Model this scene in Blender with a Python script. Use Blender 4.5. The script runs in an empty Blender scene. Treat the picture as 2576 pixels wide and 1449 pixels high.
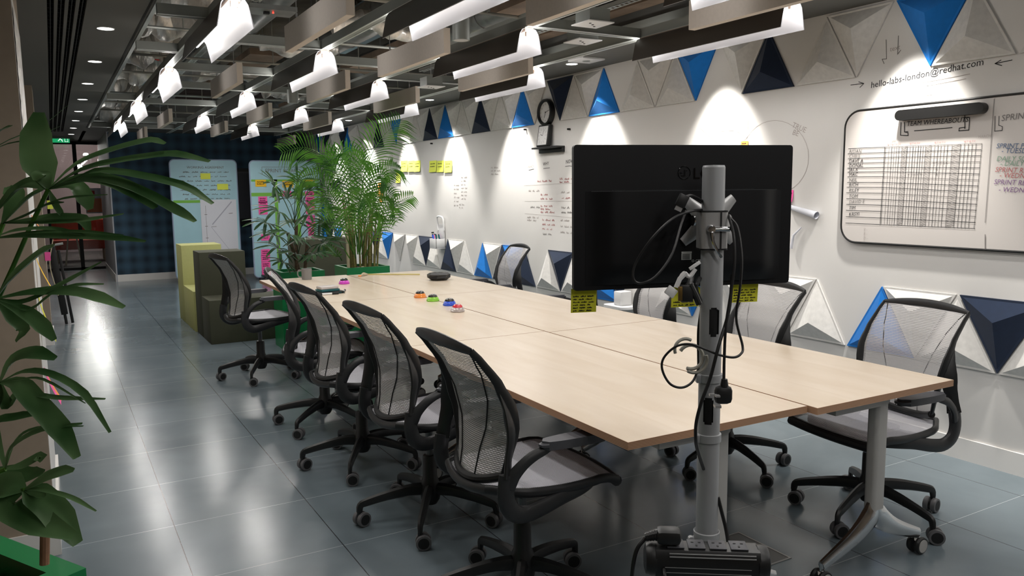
import bpy, bmesh, math, random
from mathutils import Vector, Matrix
C = bpy.context.scene
COL = C.collection
PI = math.pi
rnd = random.Random(11)

# ---------------------------------------------------------------- camera
cam = bpy.data.cameras.new('camera'); camo = bpy.data.objects.new('camera', cam); COL.objects.link(camo)
R_ = Vector((0.86547042, -0.50084092, -0.01092393)); U_ = Vector((0.07069811, 0.10052294, 0.99241973)); F_ = Vector((0.4959463, 0.85968222, -0.12240814))
CAM = Vector((-0.37938755, -6.16659761, 1.50230076)); FPX = 1989.39
camo.matrix_world = Matrix(((R_.x, U_.x, -F_.x, CAM.x), (R_.y, U_.y, -F_.y, CAM.y), (R_.z, U_.z, -F_.z, CAM.z), (0, 0, 0, 1)))
cam.sensor_width = 36; cam.lens = FPX / 2576 * 36; cam.clip_start = 0.05; cam.clip_end = 60
C.camera = camo
# measured points of the photograph (2576x1449) turned into places in the room
def ray(px, py): return F_ + R_ * ((px - 1288) / FPX) - U_ * ((py - 724.5) / FPX)
def at(px, py, D): return CAM + ray(px, py) * D
def onz(px, py, z): d = ray(px, py); return CAM + d * ((z - CAM.z) / d.z)
def onx(px, py, x): d = ray(px, py); return CAM + d * ((x - CAM.x) / d.x)
def ony(px, py, y): d = ray(px, py); return CAM + d * ((y - CAM.y) / d.y)

# ---------------------------------------------------------------- world, exposure, light
w = bpy.data.worlds.new('world'); C.world = w; w.use_nodes = True
w.node_tree.nodes['Background'].inputs[0].default_value = (0.75, 0.8, 0.9, 1)
w.node_tree.nodes['Background'].inputs[1].default_value = 0.05
C.view_settings.view_transform = 'Standard'; C.view_settings.look = 'None'; C.view_settings.gamma = 1
C.view_settings.use_curve_mapping = False; C.view_settings.exposure = 0.0
C.cycles.max_bounces = 8; C.cycles.diffuse_bounces = 4; C.cycles.glossy_bounces = 4; C.cycles.transparent_max_bounces = 24
C.cycles.sample_clamp_indirect = 4; C.cycles.use_denoising = True
P_TUBE = 7.0
P_END = 1.8       # watts of a linear lamp's light
E_TUBE = 12.0      # its tube's own glow
P_WASH = 40.0      # wall washing downlights
P_DOWN = 2.5       # downlights of the strip along the aisle

# ---------------------------------------------------------------- materials
def S(r, g, b): return tuple(((c / 255) / 12.92 if c / 255 <= .04045 else ((c / 255 + .055) / 1.055) ** 2.4) for c in (r, g, b))
MT = {}
def mat(name, col, rough=.5, metal=0, noise=0, nscale=8, bump=0, bscale=40, emit=0, ecol=None, spec=.5, coat=0, sheen=0, stretch=None):
    m = bpy.data.materials.new(name); m.use_nodes = True; nt = m.node_tree; b = nt.nodes['Principled BSDF']
    b.inputs['Base Color'].default_value = (*col, 1); b.inputs['Roughness'].default_value = rough; b.inputs['Metallic'].default_value = metal
    b.inputs['Specular IOR Level'].default_value = spec
    if coat: b.inputs['Coat Weight'].default_value = coat; b.inputs['Coat Roughness'].default_value = .08
    if sheen: b.inputs['Sheen Weight'].default_value = sheen
    if emit:
        b.inputs['Emission Color'].default_value = (*(ecol or col), 1); b.inputs['Emission Strength'].default_value = emit
    if noise or bump:
        tc = nt.nodes.new('ShaderNodeTexCoord'); mp = nt.nodes.new('ShaderNodeMapping'); nt.links.new(tc.outputs['Object'], mp.inputs[0])
        if stretch: mp.inputs['Scale'].default_value = stretch
    if noise:
        n = nt.nodes.new('ShaderNodeTexNoise'); n.inputs['Scale'].default_value = nscale; n.inputs['Detail'].default_value = 5
        nt.links.new(mp.outputs[0], n.inputs['Vector'])
        r = nt.nodes.new('ShaderNodeValToRGB'); nt.links.new(n.outputs['Fac'], r.inputs[0])
        r.color_ramp.elements[0].position = .3; r.color_ramp.elements[1].position = .7
        r.color_ramp.elements[0].color = (*[c * (1 - noise) for c in col], 1); r.color_ramp.elements[1].color = (*[min(1, c * (1 + noise)) for c in col], 1)
        nt.links.new(r.outputs[0], b.inputs['Base Color'])
    if bump:
        n2 = nt.nodes.new('ShaderNodeTexNoise'); n2.inputs['Scale'].default_value = bscale; n2.inputs['Detail'].default_value = 4
        nt.links.new(mp.outputs[0], n2.inputs['Vector'])
        bp = nt.nodes.new('ShaderNodeBump'); bp.inputs['Strength'].default_value = bump; bp.inputs['Distance'].default_value = .01
        nt.links.new(n2.outputs['Fac'], bp.inputs['Height']); nt.links.new(bp.outputs[0], b.inputs['Normal'])
    MT[name] = m
    return m
def math_node(nt, op, a, b=None, c=None):
    n = nt.nodes.new('ShaderNodeMath'); n.operation = op
    for i, v in enumerate((a, b, c)):
        if v is None: continue
        if isinstance(v, (int, float)): n.inputs[i].default_value = v
        else: nt.links.new(v, n.inputs[i])
    return n.outputs[0]

mat('white_wall', S(218, 216, 213), .35, noise=.015, nscale=3)
mat('beige_wall', S(150, 136, 120), .7, noise=.05, nscale=20)
mat('white_paint', S(225, 223, 220), .4)
mat('grey_return', S(170, 172, 178), .5)
mat('dark_ceiling', S(98, 98, 94), .8)
mat('slot_black', S(10, 10, 10), .9)
mat('void_dark', S(128, 120, 110), .95, noise=.4, nscale=2)
mat('channel', S(140, 144, 140), .5, metal=.2)
mat('channel_light', S(200, 204, 200), .4, metal=.5)
mat('galv', S(150, 152, 150), .4, metal=.7, noise=.15, nscale=12)
mat('pale_beam', S(170, 196, 206), .6, noise=.08, nscale=3)
mat('foil', S(222, 218, 212), .38, metal=.55, noise=.25, nscale=10, bump=1, bscale=16, stretch=(1.6, .5, 1))
mat('brown_board', S(136, 116, 98), .8, noise=.2)
mat('baffle', S(206, 198, 190), .85, noise=.03, nscale=60)
mat('baffle_edge', S(214, 202, 188), .8)
mat('lamp_outer', S(62, 56, 50), .45)
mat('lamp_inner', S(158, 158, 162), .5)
mat('lamp_cap', S(160, 140, 125), .4)
mat('tube_glow', (1, 1, 1), .5, emit=E_TUBE, ecol=(1, .97, .92))
mat('down_glow', (1, 1, 1), .5, emit=14, ecol=(1, .97, .9))
mat('felt_grey', S(212, 210, 206), .95, noise=.07, nscale=35, sheen=.2)
mat('felt_blue', S(2, 112, 196), .9, noise=.05, nscale=30, sheen=.1)
mat('felt_navy', S(18, 34, 58), .95, noise=.08, nscale=30, sheen=.1)
mat('felt_base', S(205, 203, 200), .9)
mat('black_plastic', S(26, 27, 28), .42)
mat('black_matte', S(14, 15, 16), .6)
mat('chair_frame', S(38, 39, 41), .42)
mat('chair_grey', S(70, 71, 76), .5)
mat('caster_grey', S(96, 96, 98), .5)
mat('lift_grey', S(96, 98, 100), .35, metal=.6)
mat('chrome', S(215, 216, 218), .12, metal=1)
mat('leg_grey', S(176, 175, 172), .45, metal=.1)
mat('pole_grey', S(158, 160, 162), .42, metal=.1)
mat('steel', S(172, 172, 172), .35, metal=.45)
mat('monitor_black', S(9, 10, 13), .5, spec=.3)
mat('monitor_gloss', S(4, 4, 5), .15)
mat('monitor_line', S(60, 62, 64), .4)
mat('screen_grey', S(60, 60, 66), .3)
mat('cable', S(14, 14, 15), .45)
mat('cable_beige', S(150, 148, 138), .5)
mat('white_plastic', S(225, 225, 225), .4)
mat('label_white', S(190, 192, 190), .6)
mat('gold', S(130, 105, 60), .35, metal=.8)
mat('olive', S(64, 66, 50), .8, noise=.04, nscale=40)
mat('olive_top', S(64, 66, 50), .8)
mat('lime', S(178, 180, 118), .8, noise=.03, nscale=40)
mat('planter_green', S(6, 122, 66), .35, coat=.2)
mat('soil', S(52, 36, 28), .95, noise=.5, nscale=40, bump=.8)
mat('clay', S(98, 56, 40), .85, noise=.3, nscale=60)
mat('pale_stone', S(200, 188, 165), .8)
mat('trunk', S(74, 60, 42), .85, noise=.4, nscale=60)
mat('cane', S(112, 108, 58), .6, noise=.35, nscale=20, stretch=(1, 1, 4))
mat('stake', S(130, 96, 70), .6, noise=.3, nscale=30)
mat('notepad_yellow', S(222, 232, 90), .8)
mat('note_yellow', S(216, 214, 48), .8)
mat('note_amber', S(240, 190, 40), .8)
mat('note_pink', S(248, 96, 170), .8)
mat('note_orange', S(245, 150, 70), .8)
mat('ink', S(25, 25, 30), .7)
mat('ink_grey', S(120, 116, 114), .7)
mat('ink_faint', S(172, 164, 160), .7)
mat('ink_red', S(180, 110, 110), .7)
mat('ink_green', S(130, 160, 140), .7)
mat('ink_blue', S(90, 110, 140), .7)
mat('ink_purple', S(130, 100, 140), .7)
mat('board_white', S(205, 200, 196), .25)
mat('board_black', S(14, 14, 14), .4)
mat('board_glass', S(160, 200, 212), .3, noise=.03, nscale=4)
mat('board_frame', S(150, 165, 190), .35)
mat('tape_green', S(112, 176, 62), .6)
mat('paper', S(212, 214, 222), .8)
mat('paper_line', S(170, 172, 184), .8)
mat('mug', S(128, 126, 124), .45)
mat('teal', S(28, 92, 96), .5)
mat('clear_pack', S(200, 192, 188), .3)
mat('buzz_magenta', S(205, 60, 190), .3, coat=.5)
mat('buzz_orange', S(238, 140, 40), .3, coat=.5)
mat('buzz_green', S(140, 205, 60), .3, coat=.5)
mat('buzz_blue', S(36, 80, 205), .3, coat=.5)
mat('buzz_silver', S(190, 180, 176), .3, metal=.3, coat=.5)
mat('buzz_red', S(215, 30, 50), .25, coat=.6)
mat('buzz_black', S(24, 18, 18), .2, coat=.6)
mat('stick_yellow', S(205, 190, 110), .6)
mat('sofa_orange', S(200, 70, 40), .8)
mat('poster_orange', S(235, 130, 80), .7)
mat('red', S(200, 30, 30), .6)
mat('wood_pale', S(190, 178, 150), .6)
mat('carpet', S(92, 84, 82), .95, noise=.3, nscale=4)
mat('pink_wall', S(160, 140, 140), .8)
mat('lobby_dark', S(58, 58, 60), .8)
mat('exit_green', S(20, 150, 90), .5, emit=.6, ecol=S(40, 190, 120))
mat('exit_white', S(220, 240, 230), .5, emit=1.0, ecol=S(220, 240, 230))
mat('led_red', (1, .05, .03), .5, emit=3, ecol=(1, .05, .03))
mat('hatch_grey', S(84, 84, 82), .4)
mat('alu', S(150, 150, 148), .35, metal=.7)

def leaf_mat(name, a, b):
    m = mat(name, a, .38, noise=.0, spec=.5); nt = m.node_tree; bs = nt.nodes['Principled BSDF']
    tc = nt.nodes.new('ShaderNodeTexCoord'); n = nt.nodes.new('ShaderNodeTexNoise'); n.inputs['Scale'].default_value = 9
    nt.links.new(tc.outputs['Object'], n.inputs['Vector'])
    r = nt.nodes.new('ShaderNodeValToRGB'); r.color_ramp.elements[0].position = .35; r.color_ramp.elements[1].position = .65
    r.color_ramp.elements[0].color = (*a, 1); r.color_ramp.elements[1].color = (*b, 1)
    nt.links.new(n.outputs['Fac'], r.inputs[0]); nt.links.new(r.outputs[0], bs.inputs['Base Color'])
    tr = nt.nodes.new('ShaderNodeBsdfTranslucent'); nt.links.new(r.outputs[0], tr.inputs[0])
    mx = nt.nodes.new('ShaderNodeMixShader'); mx.inputs[0].default_value = .25
    nt.links.new(bs.outputs[0], mx.inputs[1]); nt.links.new(tr.outputs[0], mx.inputs[2]); nt.links.new(mx.outputs[0], nt.nodes['Material Output'].inputs[0])
leaf_mat('leaf_dark', S(24, 54, 28), S(56, 92, 50))
leaf_mat('leaf_fore', S(52, 88, 46), S(98, 130, 84))
leaf_mat('leaf_palm', S(38, 88, 22), S(88, 142, 48))
leaf_mat('leaf_dry', S(110, 116, 70), S(150, 150, 110))

# floor: 600 mm access tiles, one colour, a thin joint
m = mat('floor_tile', S(118, 128, 134), .3); nt = m.node_tree; b = nt.nodes['Principled BSDF']
tc = nt.nodes.new('ShaderNodeTexCoord'); sep = nt.nodes.new('ShaderNodeSeparateXYZ'); nt.links.new(tc.outputs['Object'], sep.inputs[0])
def joint(out, off, wid):
    a = math_node(nt, 'MODULO', math_node(nt, 'ADD', out, 60 + off), .6)
    a = math_node(nt, 'ABSOLUTE', math_node(nt, 'SUBTRACT', a, .3))
    return math_node(nt, 'GREATER_THAN', a, .3 - wid)
jx = joint(sep.outputs[0], 0, .0022); jy = joint(sep.outputs[1], 0, .0016)
n = nt.nodes.new('ShaderNodeTexNoise'); n.inputs['Scale'].default_value = 1.3; n.inputs['Detail'].default_value = 4; n.inputs['Distortion'].default_value = .3
nt.links.new(tc.outputs['Object'], n.inputs['Vector'])
r = nt.nodes.new('ShaderNodeValToRGB'); nt.links.new(n.outputs['Fac'], r.inputs[0])
r.color_ramp.elements[0].position = .3; r.color_ramp.elements[1].position = .7
r.color_ramp.elements[0].color = (*S(96, 108, 114), 1); r.color_ramp.elements[1].color = (*S(120, 132, 139), 1)
m1 = nt.nodes.new('ShaderNodeMixRGB'); nt.links.new(jy, m1.inputs[0]); nt.links.new(r.outputs[0], m1.inputs[1]); m1.inputs[2].default_value = (*S(168, 176, 178), 1)
m2 = nt.nodes.new('ShaderNodeMixRGB'); nt.links.new(jx, m2.inputs[0]); nt.links.new(m1.outputs[0], m2.inputs[1]); m2.inputs[2].default_value = (*S(48, 54, 58), 1)
nt.links.new(m2.outputs[0], b.inputs['Base Color'])
rr = math_node(nt, 'MULTIPLY_ADD', n.outputs['Fac'], .05, .19); nt.links.new(rr, b.inputs['Roughness'])
n3 = nt.nodes.new('ShaderNodeTexNoise'); n3.inputs['Scale'].default_value = 5; nt.links.new(tc.outputs['Object'], n3.inputs['Vector'])
bp = nt.nodes.new('ShaderNodeBump'); bp.inputs['Strength'].default_value = .035; bp.inputs['Distance'].default_value = .02
nt.links.new(n3.outputs['Fac'], bp.inputs['Height']); nt.links.new(bp.outputs[0], b.inputs['Normal'])

# birch ply top
m = mat('birch', S(222, 200, 174), .3, coat=.15); nt = m.node_tree; b = nt.nodes['Principled BSDF']
tc = nt.nodes.new('ShaderNodeTexCoord'); mp = nt.nodes.new('ShaderNodeMapping'); mp.inputs['Scale'].default_value = (6, .9, 1); nt.links.new(tc.outputs['Object'], mp.inputs[0])
n = nt.nodes.new('ShaderNodeTexNoise'); n.inputs['Scale'].default_value = 1.6; n.inputs['Detail'].default_value = 7; n.inputs['Distortion'].default_value = .8
nt.links.new(mp.outputs[0], n.inputs['Vector'])
r = nt.nodes.new('ShaderNodeValToRGB'); nt.links.new(n.outputs['Fac'], r.inputs[0]); r.color_ramp.elements[0].position = .3; r.color_ramp.elements[1].position = .75
r.color_ramp.elements[0].color = (*S(222, 204, 180), 1); r.color_ramp.elements[1].color = (*S(236, 221, 202), 1)
vk = nt.nodes.new('ShaderNodeTexVoronoi'); vk.inputs['Scale'].default_value = 2.3; vk.inputs['Randomness'].default_value = 1
mpk = nt.nodes.new('ShaderNodeMapping'); mpk.inputs['Scale'].default_value = (1.6, 1, 0); nt.links.new(tc.outputs['Object'], mpk.inputs[0]); nt.links.new(mpk.outputs[0], vk.inputs['Vector'])
kn = math_node(nt, 'LESS_THAN', vk.outputs['Distance'], .022)
mk = nt.nodes.new('ShaderNodeMixRGB'); nt.links.new(math_node(nt, 'MULTIPLY', kn, .5), mk.inputs[0]); nt.links.new(r.outputs[0], mk.inputs[1]); mk.inputs[2].default_value = (*S(170, 140, 105), 1)
nt.links.new(mk.outputs[0], b.inputs['Base Color'])
# ply edge
m = mat('ply_edge', S(168, 128, 98), .5); nt = m.node_tree; b = nt.nodes['Principled BSDF']
tc = nt.nodes.new('ShaderNodeTexCoord'); sep = nt.nodes.new('ShaderNodeSeparateXYZ'); nt.links.new(tc.outputs['Object'], sep.inputs[0])
a = math_node(nt, 'SINE', math_node(nt, 'MULTIPLY', sep.outputs[2], 2 * PI / .0045))
mk = nt.nodes.new('ShaderNodeMixRGB'); nt.links.new(math_node(nt, 'MULTIPLY_ADD', a, .5, .5), mk.inputs[0])
mk.inputs[1].default_value = (*S(140, 100, 74), 1); mk.inputs[2].default_value = (*S(196, 158, 126), 1); nt.links.new(mk.outputs[0], b.inputs['Base Color'])

# mesh of the chairs: strands one above the other with open gaps
def strand_mat(name, axis, period, col, open_):
    m = mat(name, col, .45); nt = m.node_tree; b = nt.nodes['Principled BSDF']
    tc = nt.nodes.new('ShaderNodeTexCoord'); sep = nt.nodes.new('ShaderNodeSeparateXYZ'); nt.links.new(tc.outputs['Object'], sep.inputs[0])
    a = math_node(nt, 'FRACT', math_node(nt, 'MULTIPLY', math_node(nt, 'ADD', sep.outputs[axis], 10), 1 / period))
    gap = math_node(nt, 'LESS_THAN', a, open_)
    t = nt.nodes.new('ShaderNodeBsdfTransparent'); mx = nt.nodes.new('ShaderNodeMixShader')
    nt.links.new(gap, mx.inputs[0]); nt.links.new(b.outputs[0], mx.inputs[1]); nt.links.new(t.outputs[0], mx.inputs[2])
    nt.links.new(mx.outputs[0], nt.nodes['Material Output'].inputs[0])
strand_mat('mesh_back', 2, .0066, S(190, 188, 188), .24)
strand_mat('mesh_seat', 1, .0066, S(206, 206, 214), .2)
strand_mat('mesh_back_dark', 2, .0066, S(150, 150, 156), .45)

# dark teal felt of the far wall, soft plaid
m = mat('felt_teal', S(36, 54, 68), .9); nt = m.node_tree; b = nt.nodes['Principled BSDF']
tc = nt.nodes.new('ShaderNodeTexCoord'); sep = nt.nodes.new('ShaderNodeSeparateXYZ'); nt.links.new(tc.outputs['Object'], sep.inputs[0])
sx = math_node(nt, 'SINE', math_node(nt, 'MULTIPLY', sep.outputs[0], 2 * PI / .21)); sz = math_node(nt, 'SINE', math_node(nt, 'MULTIPLY', sep.outputs[2], 2 * PI / .21))
a = math_node(nt, 'MULTIPLY_ADD', math_node(nt, 'ADD', sx, sz), .25, .5)
mk = nt.nodes.new('ShaderNodeMixRGB'); nt.links.new(a, mk.inputs[0]); mk.inputs[1].default_value = (*S(34, 50, 64), 1); mk.inputs[2].default_value = (*S(58, 86, 106), 1)
nt.links.new(mk.outputs[0], b.inputs['Base Color'])
# clear glass
m = bpy.data.materials.new('glass'); m.use_nodes = True; MT['glass'] = m; nt = m.node_tree
t = nt.nodes.new('ShaderNodeBsdfTransparent'); t.inputs[0].default_value = (.86, .9, .9, 1); g = nt.nodes.new('ShaderNodeBsdfGlossy'); g.inputs['Roughness'].default_value = .02
fr = nt.nodes.new('ShaderNodeFresnel'); mx = nt.nodes.new('ShaderNodeMixShader'); nt.links.new(fr.outputs[0], mx.inputs[0])
nt.links.new(t.outputs[0], mx.inputs[1]); nt.links.new(g.outputs[0], mx.inputs[2]); nt.links.new(mx.outputs[0], nt.nodes['Material Output'].inputs[0])

# ---------------------------------------------------------------- mesh builder
class MB:
    def __init__(s, M=None): s.bm = bmesh.new(); s.mats = []; s.mi = 0; s.M = M or Matrix()
    def use(s, name):
        if name not in s.mats: s.mats.append(name)
        s.mi = s.mats.index(name); return s
    def V(s, p): return s.bm.verts.new(s.M @ Vector(p))
    def face(s, vs):
        try: f = s.bm.faces.new(vs)
        except ValueError: return None
        f.material_index = s.mi; return f
    def poly(s, pts): return s.face([s.V(p) for p in pts])
    def box(s, c, d, rz=0, bev=0, rot=None):
        m = (Matrix.Translation(c) @ (rot or Matrix.Rotation(rz, 4, 'Z')))
        x, y, z = d[0] / 2, d[1] / 2, d[2] / 2
        vs = [s.V(m @ Vector(p)) for p in ((-x, -y, -z), (x, -y, -z), (x, y, -z), (-x, y, -z), (-x, -y, z), (x, -y, z), (x, y, z), (-x, y, z))]
        fs = [s.face([vs[i] for i in f]) for f in ((0, 3, 2, 1), (4, 5, 6, 7), (0, 1, 5, 4), (1, 2, 6, 5), (2, 3, 7, 6), (3, 0, 4, 7))]
        if bev:
            es = list({e for f in fs for e in f.edges})
            r = bmesh.ops.bevel(s.bm, geom=es, offset=bev, segments=2, affect='EDGES', profile=.5)
            for f in r['faces']: f.material_index = s.mi
        return s
    def span(s, a, b, bev=0):
        return s.box([(a[i] + b[i]) / 2 for i in range(3)], [abs(a[i] - b[i]) for i in range(3)], bev=bev)
    def prism(s, poly, h, m=None):      # poly in xy, from z 0 to h, then matrix m
        m = m or Matrix()
        lo = [s.V(m @ Vector((p[0], p[1], 0))) for p in poly]; hi = [s.V(m @ Vector((p[0], p[1], h))) for p in poly]
        s.face(lo[::-1]); s.face(hi); n = len(poly)
        for i in range(n): s.face([lo[i], lo[(i + 1) % n], hi[(i + 1) % n], hi[i]])
        return s
    def tube(s, pts, r, seg=8, closed=False, caps=True, flat=None, up=None):
        # r: number or list; flat: (a, b) multiplies the section along side/up
        pts = [Vector(p) for p in pts]; n = len(pts); rs = r if isinstance(r, (list, tuple)) else [r] * n
        fl = flat if isinstance(flat, list) else [flat or (1, 1)] * n
        up = Vector(up) if up else Vector((0, 0, 1)); rings = []; prev = None
        for i, p in enumerate(pts):
            a = pts[(i - 1) % n] if (i or closed) else p; b = pts[(i + 1) % n] if (i < n - 1 or closed) else p
            t = (b - a).normalized()
            u = up if prev is None else prev
            side = t.cross(u)
            if side.length < 1e-4: side = t.cross(Vector((1, 0, 0)))
            side.normalize(); u = side.cross(t).normalized(); prev = u
            rings.append([s.V(p + side * (math.cos(2 * PI * k / seg) * rs[i] * fl[i][0]) + u * (math.sin(2 * PI * k / seg) * rs[i] * fl[i][1])) for k in range(seg)])
        for i in range(n - (0 if closed else 1)):
            A, B = rings[i], rings[(i + 1) % n]
            if closed and i == n - 1:      # align the seam
                best = min(range(seg), key=lambda o: sum((A[k].co - B[(k + o) % seg].co).length for k in range(seg))); B = [B[(k + best) % seg] for k in range(seg)]
            for k in range(seg): s.face([A[k], A[(k + 1) % seg], B[(k + 1) % seg], B[k]])
        if caps and not closed: s.face(rings[0][::-1]); s.face(rings[-1])
        return s
    def lathe(s, prof, c=(0, 0, 0), seg=16, m=None):
        m = m or Matrix.Translation(c); rings = []
        for r, z in prof:
            rings.append([s.V(m @ Vector((0, 0, z)))] if r < 1e-5 else [s.V(m @ Vector((r * math.cos(2 * PI * k / seg), r * math.sin(2 * PI * k / seg), z))) for k in range(seg)])
        for A, B in zip(rings, rings[1:]):
            for k in range(seg):
                k2 = (k + 1) % seg
                if len(A) == 1 and len(B) == 1: break
                if len(A) == 1: s.face([A[0], B[k2], B[k]][::-1])
                elif len(B) == 1: s.face([A[k], A[k2], B[0]])
                else: s.face([A[k], A[k2], B[k2], B[k]])
        return s
    def grid(s, f, nu, nv):
        g = [[s.V(f(i / nu, j / nv)) for i in range(nu + 1)] for j in range(nv + 1)]
        for j in range(nv):
            for i in range(nu): s.face([g[j][i], g[j][i + 1], g[j + 1][i + 1], g[j + 1][i]])
        return s
    def stroke(s, pts, wd, f):          # flat ribbon drawn in 2d, f maps (a, b) onto the surface
        pts = [Vector(p) for p in pts]
        for a, b in zip(pts, pts[1:]):
            d = b - a
            if d.length < 1e-6: continue
            nn = Vector((-d.y, d.x)).normalized() * wd / 2; e = d.normalized() * wd * .3
            s.poly([f(*(a - nn - e)), f(*(b - nn + e)), f(*(b + nn + e)), f(*(a + nn - e))])
        return s
    def text(s, body, size, f, org, thin=0, slant=0, rot=0, squash=1):
        cu = bpy.data.curves.new('writing', 'FONT'); cu.body = body; cu.size = size; cu.offset = thin; cu.resolution_u = 2; cu.shear = slant
        o = bpy.data.objects.new('writing', cu); COL.objects.link(o); dg = bpy.context.evaluated_depsgraph_get(); me = bpy.data.meshes.new_from_object(o.evaluated_get(dg))
        cr, sr = math.cos(rot), math.sin(rot)
        vs = [s.V(f(org[0] + v.co.x * squash * cr - v.co.y * sr, org[1] + v.co.x * squash * sr + v.co.y * cr)) for v in me.vertices]
        for p in me.polygons: s.face([vs[i] for i in p.vertices])
        bpy.data.objects.remove(o); bpy.data.meshes.remove(me); bpy.data.curves.remove(cu)
        return s
    def build(s, name, parent=None, smooth=35, mats=None, recalc=True):
        if recalc: bmesh.ops.recalc_face_normals(s.bm, faces=s.bm.faces)
        me = bpy.data.meshes.new(name); s.bm.to_mesh(me); s.bm.free()
        for k in (s.mats or ['black_plastic']): me.materials.append(MT[k])
        if smooth:
            for p in me.polygons: p.use_smooth = True
            me.set_sharp_from_angle(angle=math.radians(smooth))
        o = bpy.data.objects.new(name, me); COL.objects.link(o)
        if parent: o.parent = parent
        return o
def mb(material, M=None): return MB(M).use(material)
def tag(o, label, cat, group=None, kind=None):
    o['label'] = label; o['category'] = cat
    if group: o['group'] = group
    if kind: o['kind'] = kind
    return o
def struct(o): o['kind'] = 'structure'; return o
def thing(name, label, cat, loc=(0, 0, 0), rz=0, group=None):
    o = bpy.data.objects.new(name, None); COL.objects.link(o); o.location = loc; o.rotation_euler = (0, 0, rz); o.empty_display_size = .1
    return tag(o, label, cat, group)
KIDS = {}
def copy_tree(o, loc, rz=None, label=None, group=None):
    def cp(x, par):
        c = x.copy(); COL.objects.link(c)
        if par: c.parent = par
        for ch in [k for k in COL.objects if k.parent == x]: cp(ch, c)
        return c
    c = cp(o, None); c.location = loc
    if rz is not None: c.rotation_euler = (0, 0, rz)
    if label: c['label'] = label
    if group: c['group'] = group
    return c
ORD = 'first second third fourth fifth sixth seventh eighth ninth tenth eleventh twelfth thirteenth fourteenth fifteenth sixteenth seventeenth eighteenth nineteenth twentieth'.split()
def rrect(w_, h_, r, seg=6):
    out = []
    for cx, cy, a0 in ((w_ / 2 - r, h_ / 2 - r, 0), (-w_ / 2 + r, h_ / 2 - r, PI / 2), (-w_ / 2 + r, -h_ / 2 + r, PI), (w_ / 2 - r, -h_ / 2 + r, 1.5 * PI)):
        for k in range(seg + 1): a = a0 + PI / 2 * k / seg; out.append((cx + r * math.cos(a), cy + r * math.sin(a)))
    return out
def bez(a, b, c, n=10):
    a, b, c = Vector(a), Vector(b), Vector(c)
    return [a * (1 - t) ** 2 + b * 2 * t * (1 - t) + c * t * t for t in [i / n for i in range(n + 1)]]
def spline(pts, n=6):                   # Catmull-Rom through the points
    P = [Vector(p) for p in pts]; P = [P[0] * 2 - P[1]] + P + [P[-1] * 2 - P[-2]]; out = []
    for i in range(1, len(P) - 2):
        for k in range(n):
            t = k / n; a, b, c, d = P[i - 1:i + 3]
            out.append(.5 * ((2 * b) + (c - a) * t + (2 * a - 5 * b + 4 * c - d) * t * t + (-a + 3 * b - 3 * c + d) * t ** 3))
    out.append(P[-2]); return out
def scribble(x, y, wdt, h, r=rnd):      # a word of illegible handwriting
    pts = [(x, y)]; n = max(3, int(wdt / (h * .45)))
    for i in range(n): pts.append((x + wdt * (i + .5) / n, y + h * r.uniform(.2, 1))); pts.append((x + wdt * (i + 1) / n, y + h * r.uniform(-.15, .25)))
    return pts
# ================================================================ room
XW = 3.88; CZ = 2.57; YF = 9.1
mbx = mb('floor_tile'); mbx.poly([(-4, -9, 0), (4.2, -9, 0), (4.2, 12.3, 0), (-4, 12.3, 0)]); struct(mbx.build('floor', smooth=0))
b = mb('white_wall'); b.span((XW, -9, 0), (XW + .15, YF + .1, 2.75))
wall_right = struct(b.build('wall_right', smooth=0))
b = mb('white_paint'); b.span((XW - .014, -9, 0), (XW, YF, .12)); struct(b.build('baseboard_right', smooth=0))
b = mb('felt_teal'); b.span((.52, YF, .12), (XW, YF + .12, CZ)); b.use('white_paint'); b.span((.52, YF, 0), (XW, YF + .12, .12)); b.span((.52, YF + .12, 0), (XW, YF + .14, CZ))
b.use('grey_return'); b.span((.5, YF, 0), (.52, 12.1, CZ)); b.use('white_paint'); b.span((.49, YF + .01, 0), (.5, 12.1, .12))
struct(b.build('wall_back', smooth=0))
b = mb('beige_wall'); b.span((-1.6, -2.45, 0), (-.462, -1.35, CZ)); b.span((-1.6, 3.0, 0), (-.47, 3.6, CZ)); b.span((-1.75, -9, 0), (-1.6, 12.1, 2.75))
b.use('white_paint'); b.span((-1.6, -2.46, 0), (-.447, -1.34, .11)); b.span((-1.6, 2.985, 0), (-.455, 3.615, .11)); b.span((-.4625, -2.449, .11), (-.460, -1.351, 2.3))
struct(b.build('wall_left', smooth=0))
b = mb('beige_wall'); b.span((-1.75, -9.15, 0), (4.2, -9, 2.75)); struct(b.build('wall_front', smooth=0))

# ceiling: plastered strips either side of the open bay, slab above
b = mb('dark_ceiling')
XB0, XB1, YB = .205, 3.36, 8.25
# aisle strip is cut by the slot diffusers
for x0, x1 in ((-1.75, -.325), (-.29, -.272), (-.237, -.219), (-.184, -.166), (-.131, XB0)): b.span((x0, -9, CZ), (x1, 12.1, CZ + .03))
b.span((-.33, 9.4, CZ - .001), (-.13, 12.1, CZ + .03))
b.use('slot_black'); b.span((-.34, -9, CZ + .06), (-.12, 9.4, CZ + .08)); struct(b.build('ceiling_aisle', smooth=0))
b = mb('dark_ceiling'); b.span((XB1, -9, CZ), (XW, YF, CZ + .03)); b.span((XB1, -9, CZ + .03), (XB1 + .012, YB, 3.0)); struct(b.build('ceiling_wall_side', smooth=0))
b = mb('dark_ceiling'); b.span((XB0, YB, CZ), (XB1, YF, CZ + .03)); b.span((.15, YF, CZ), (.6, 12.1, CZ + .03)); b.span((XB0, YB, CZ + .03), (XB1, YB + .012, 3.0)); struct(b.build('ceiling_end', smooth=0))
b = mb('dark_ceiling'); b.span((XB0 - .012, -9, CZ + .03), (XB0, YB, 3.0)); struct(b.build('trim_0', smooth=0))
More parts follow.
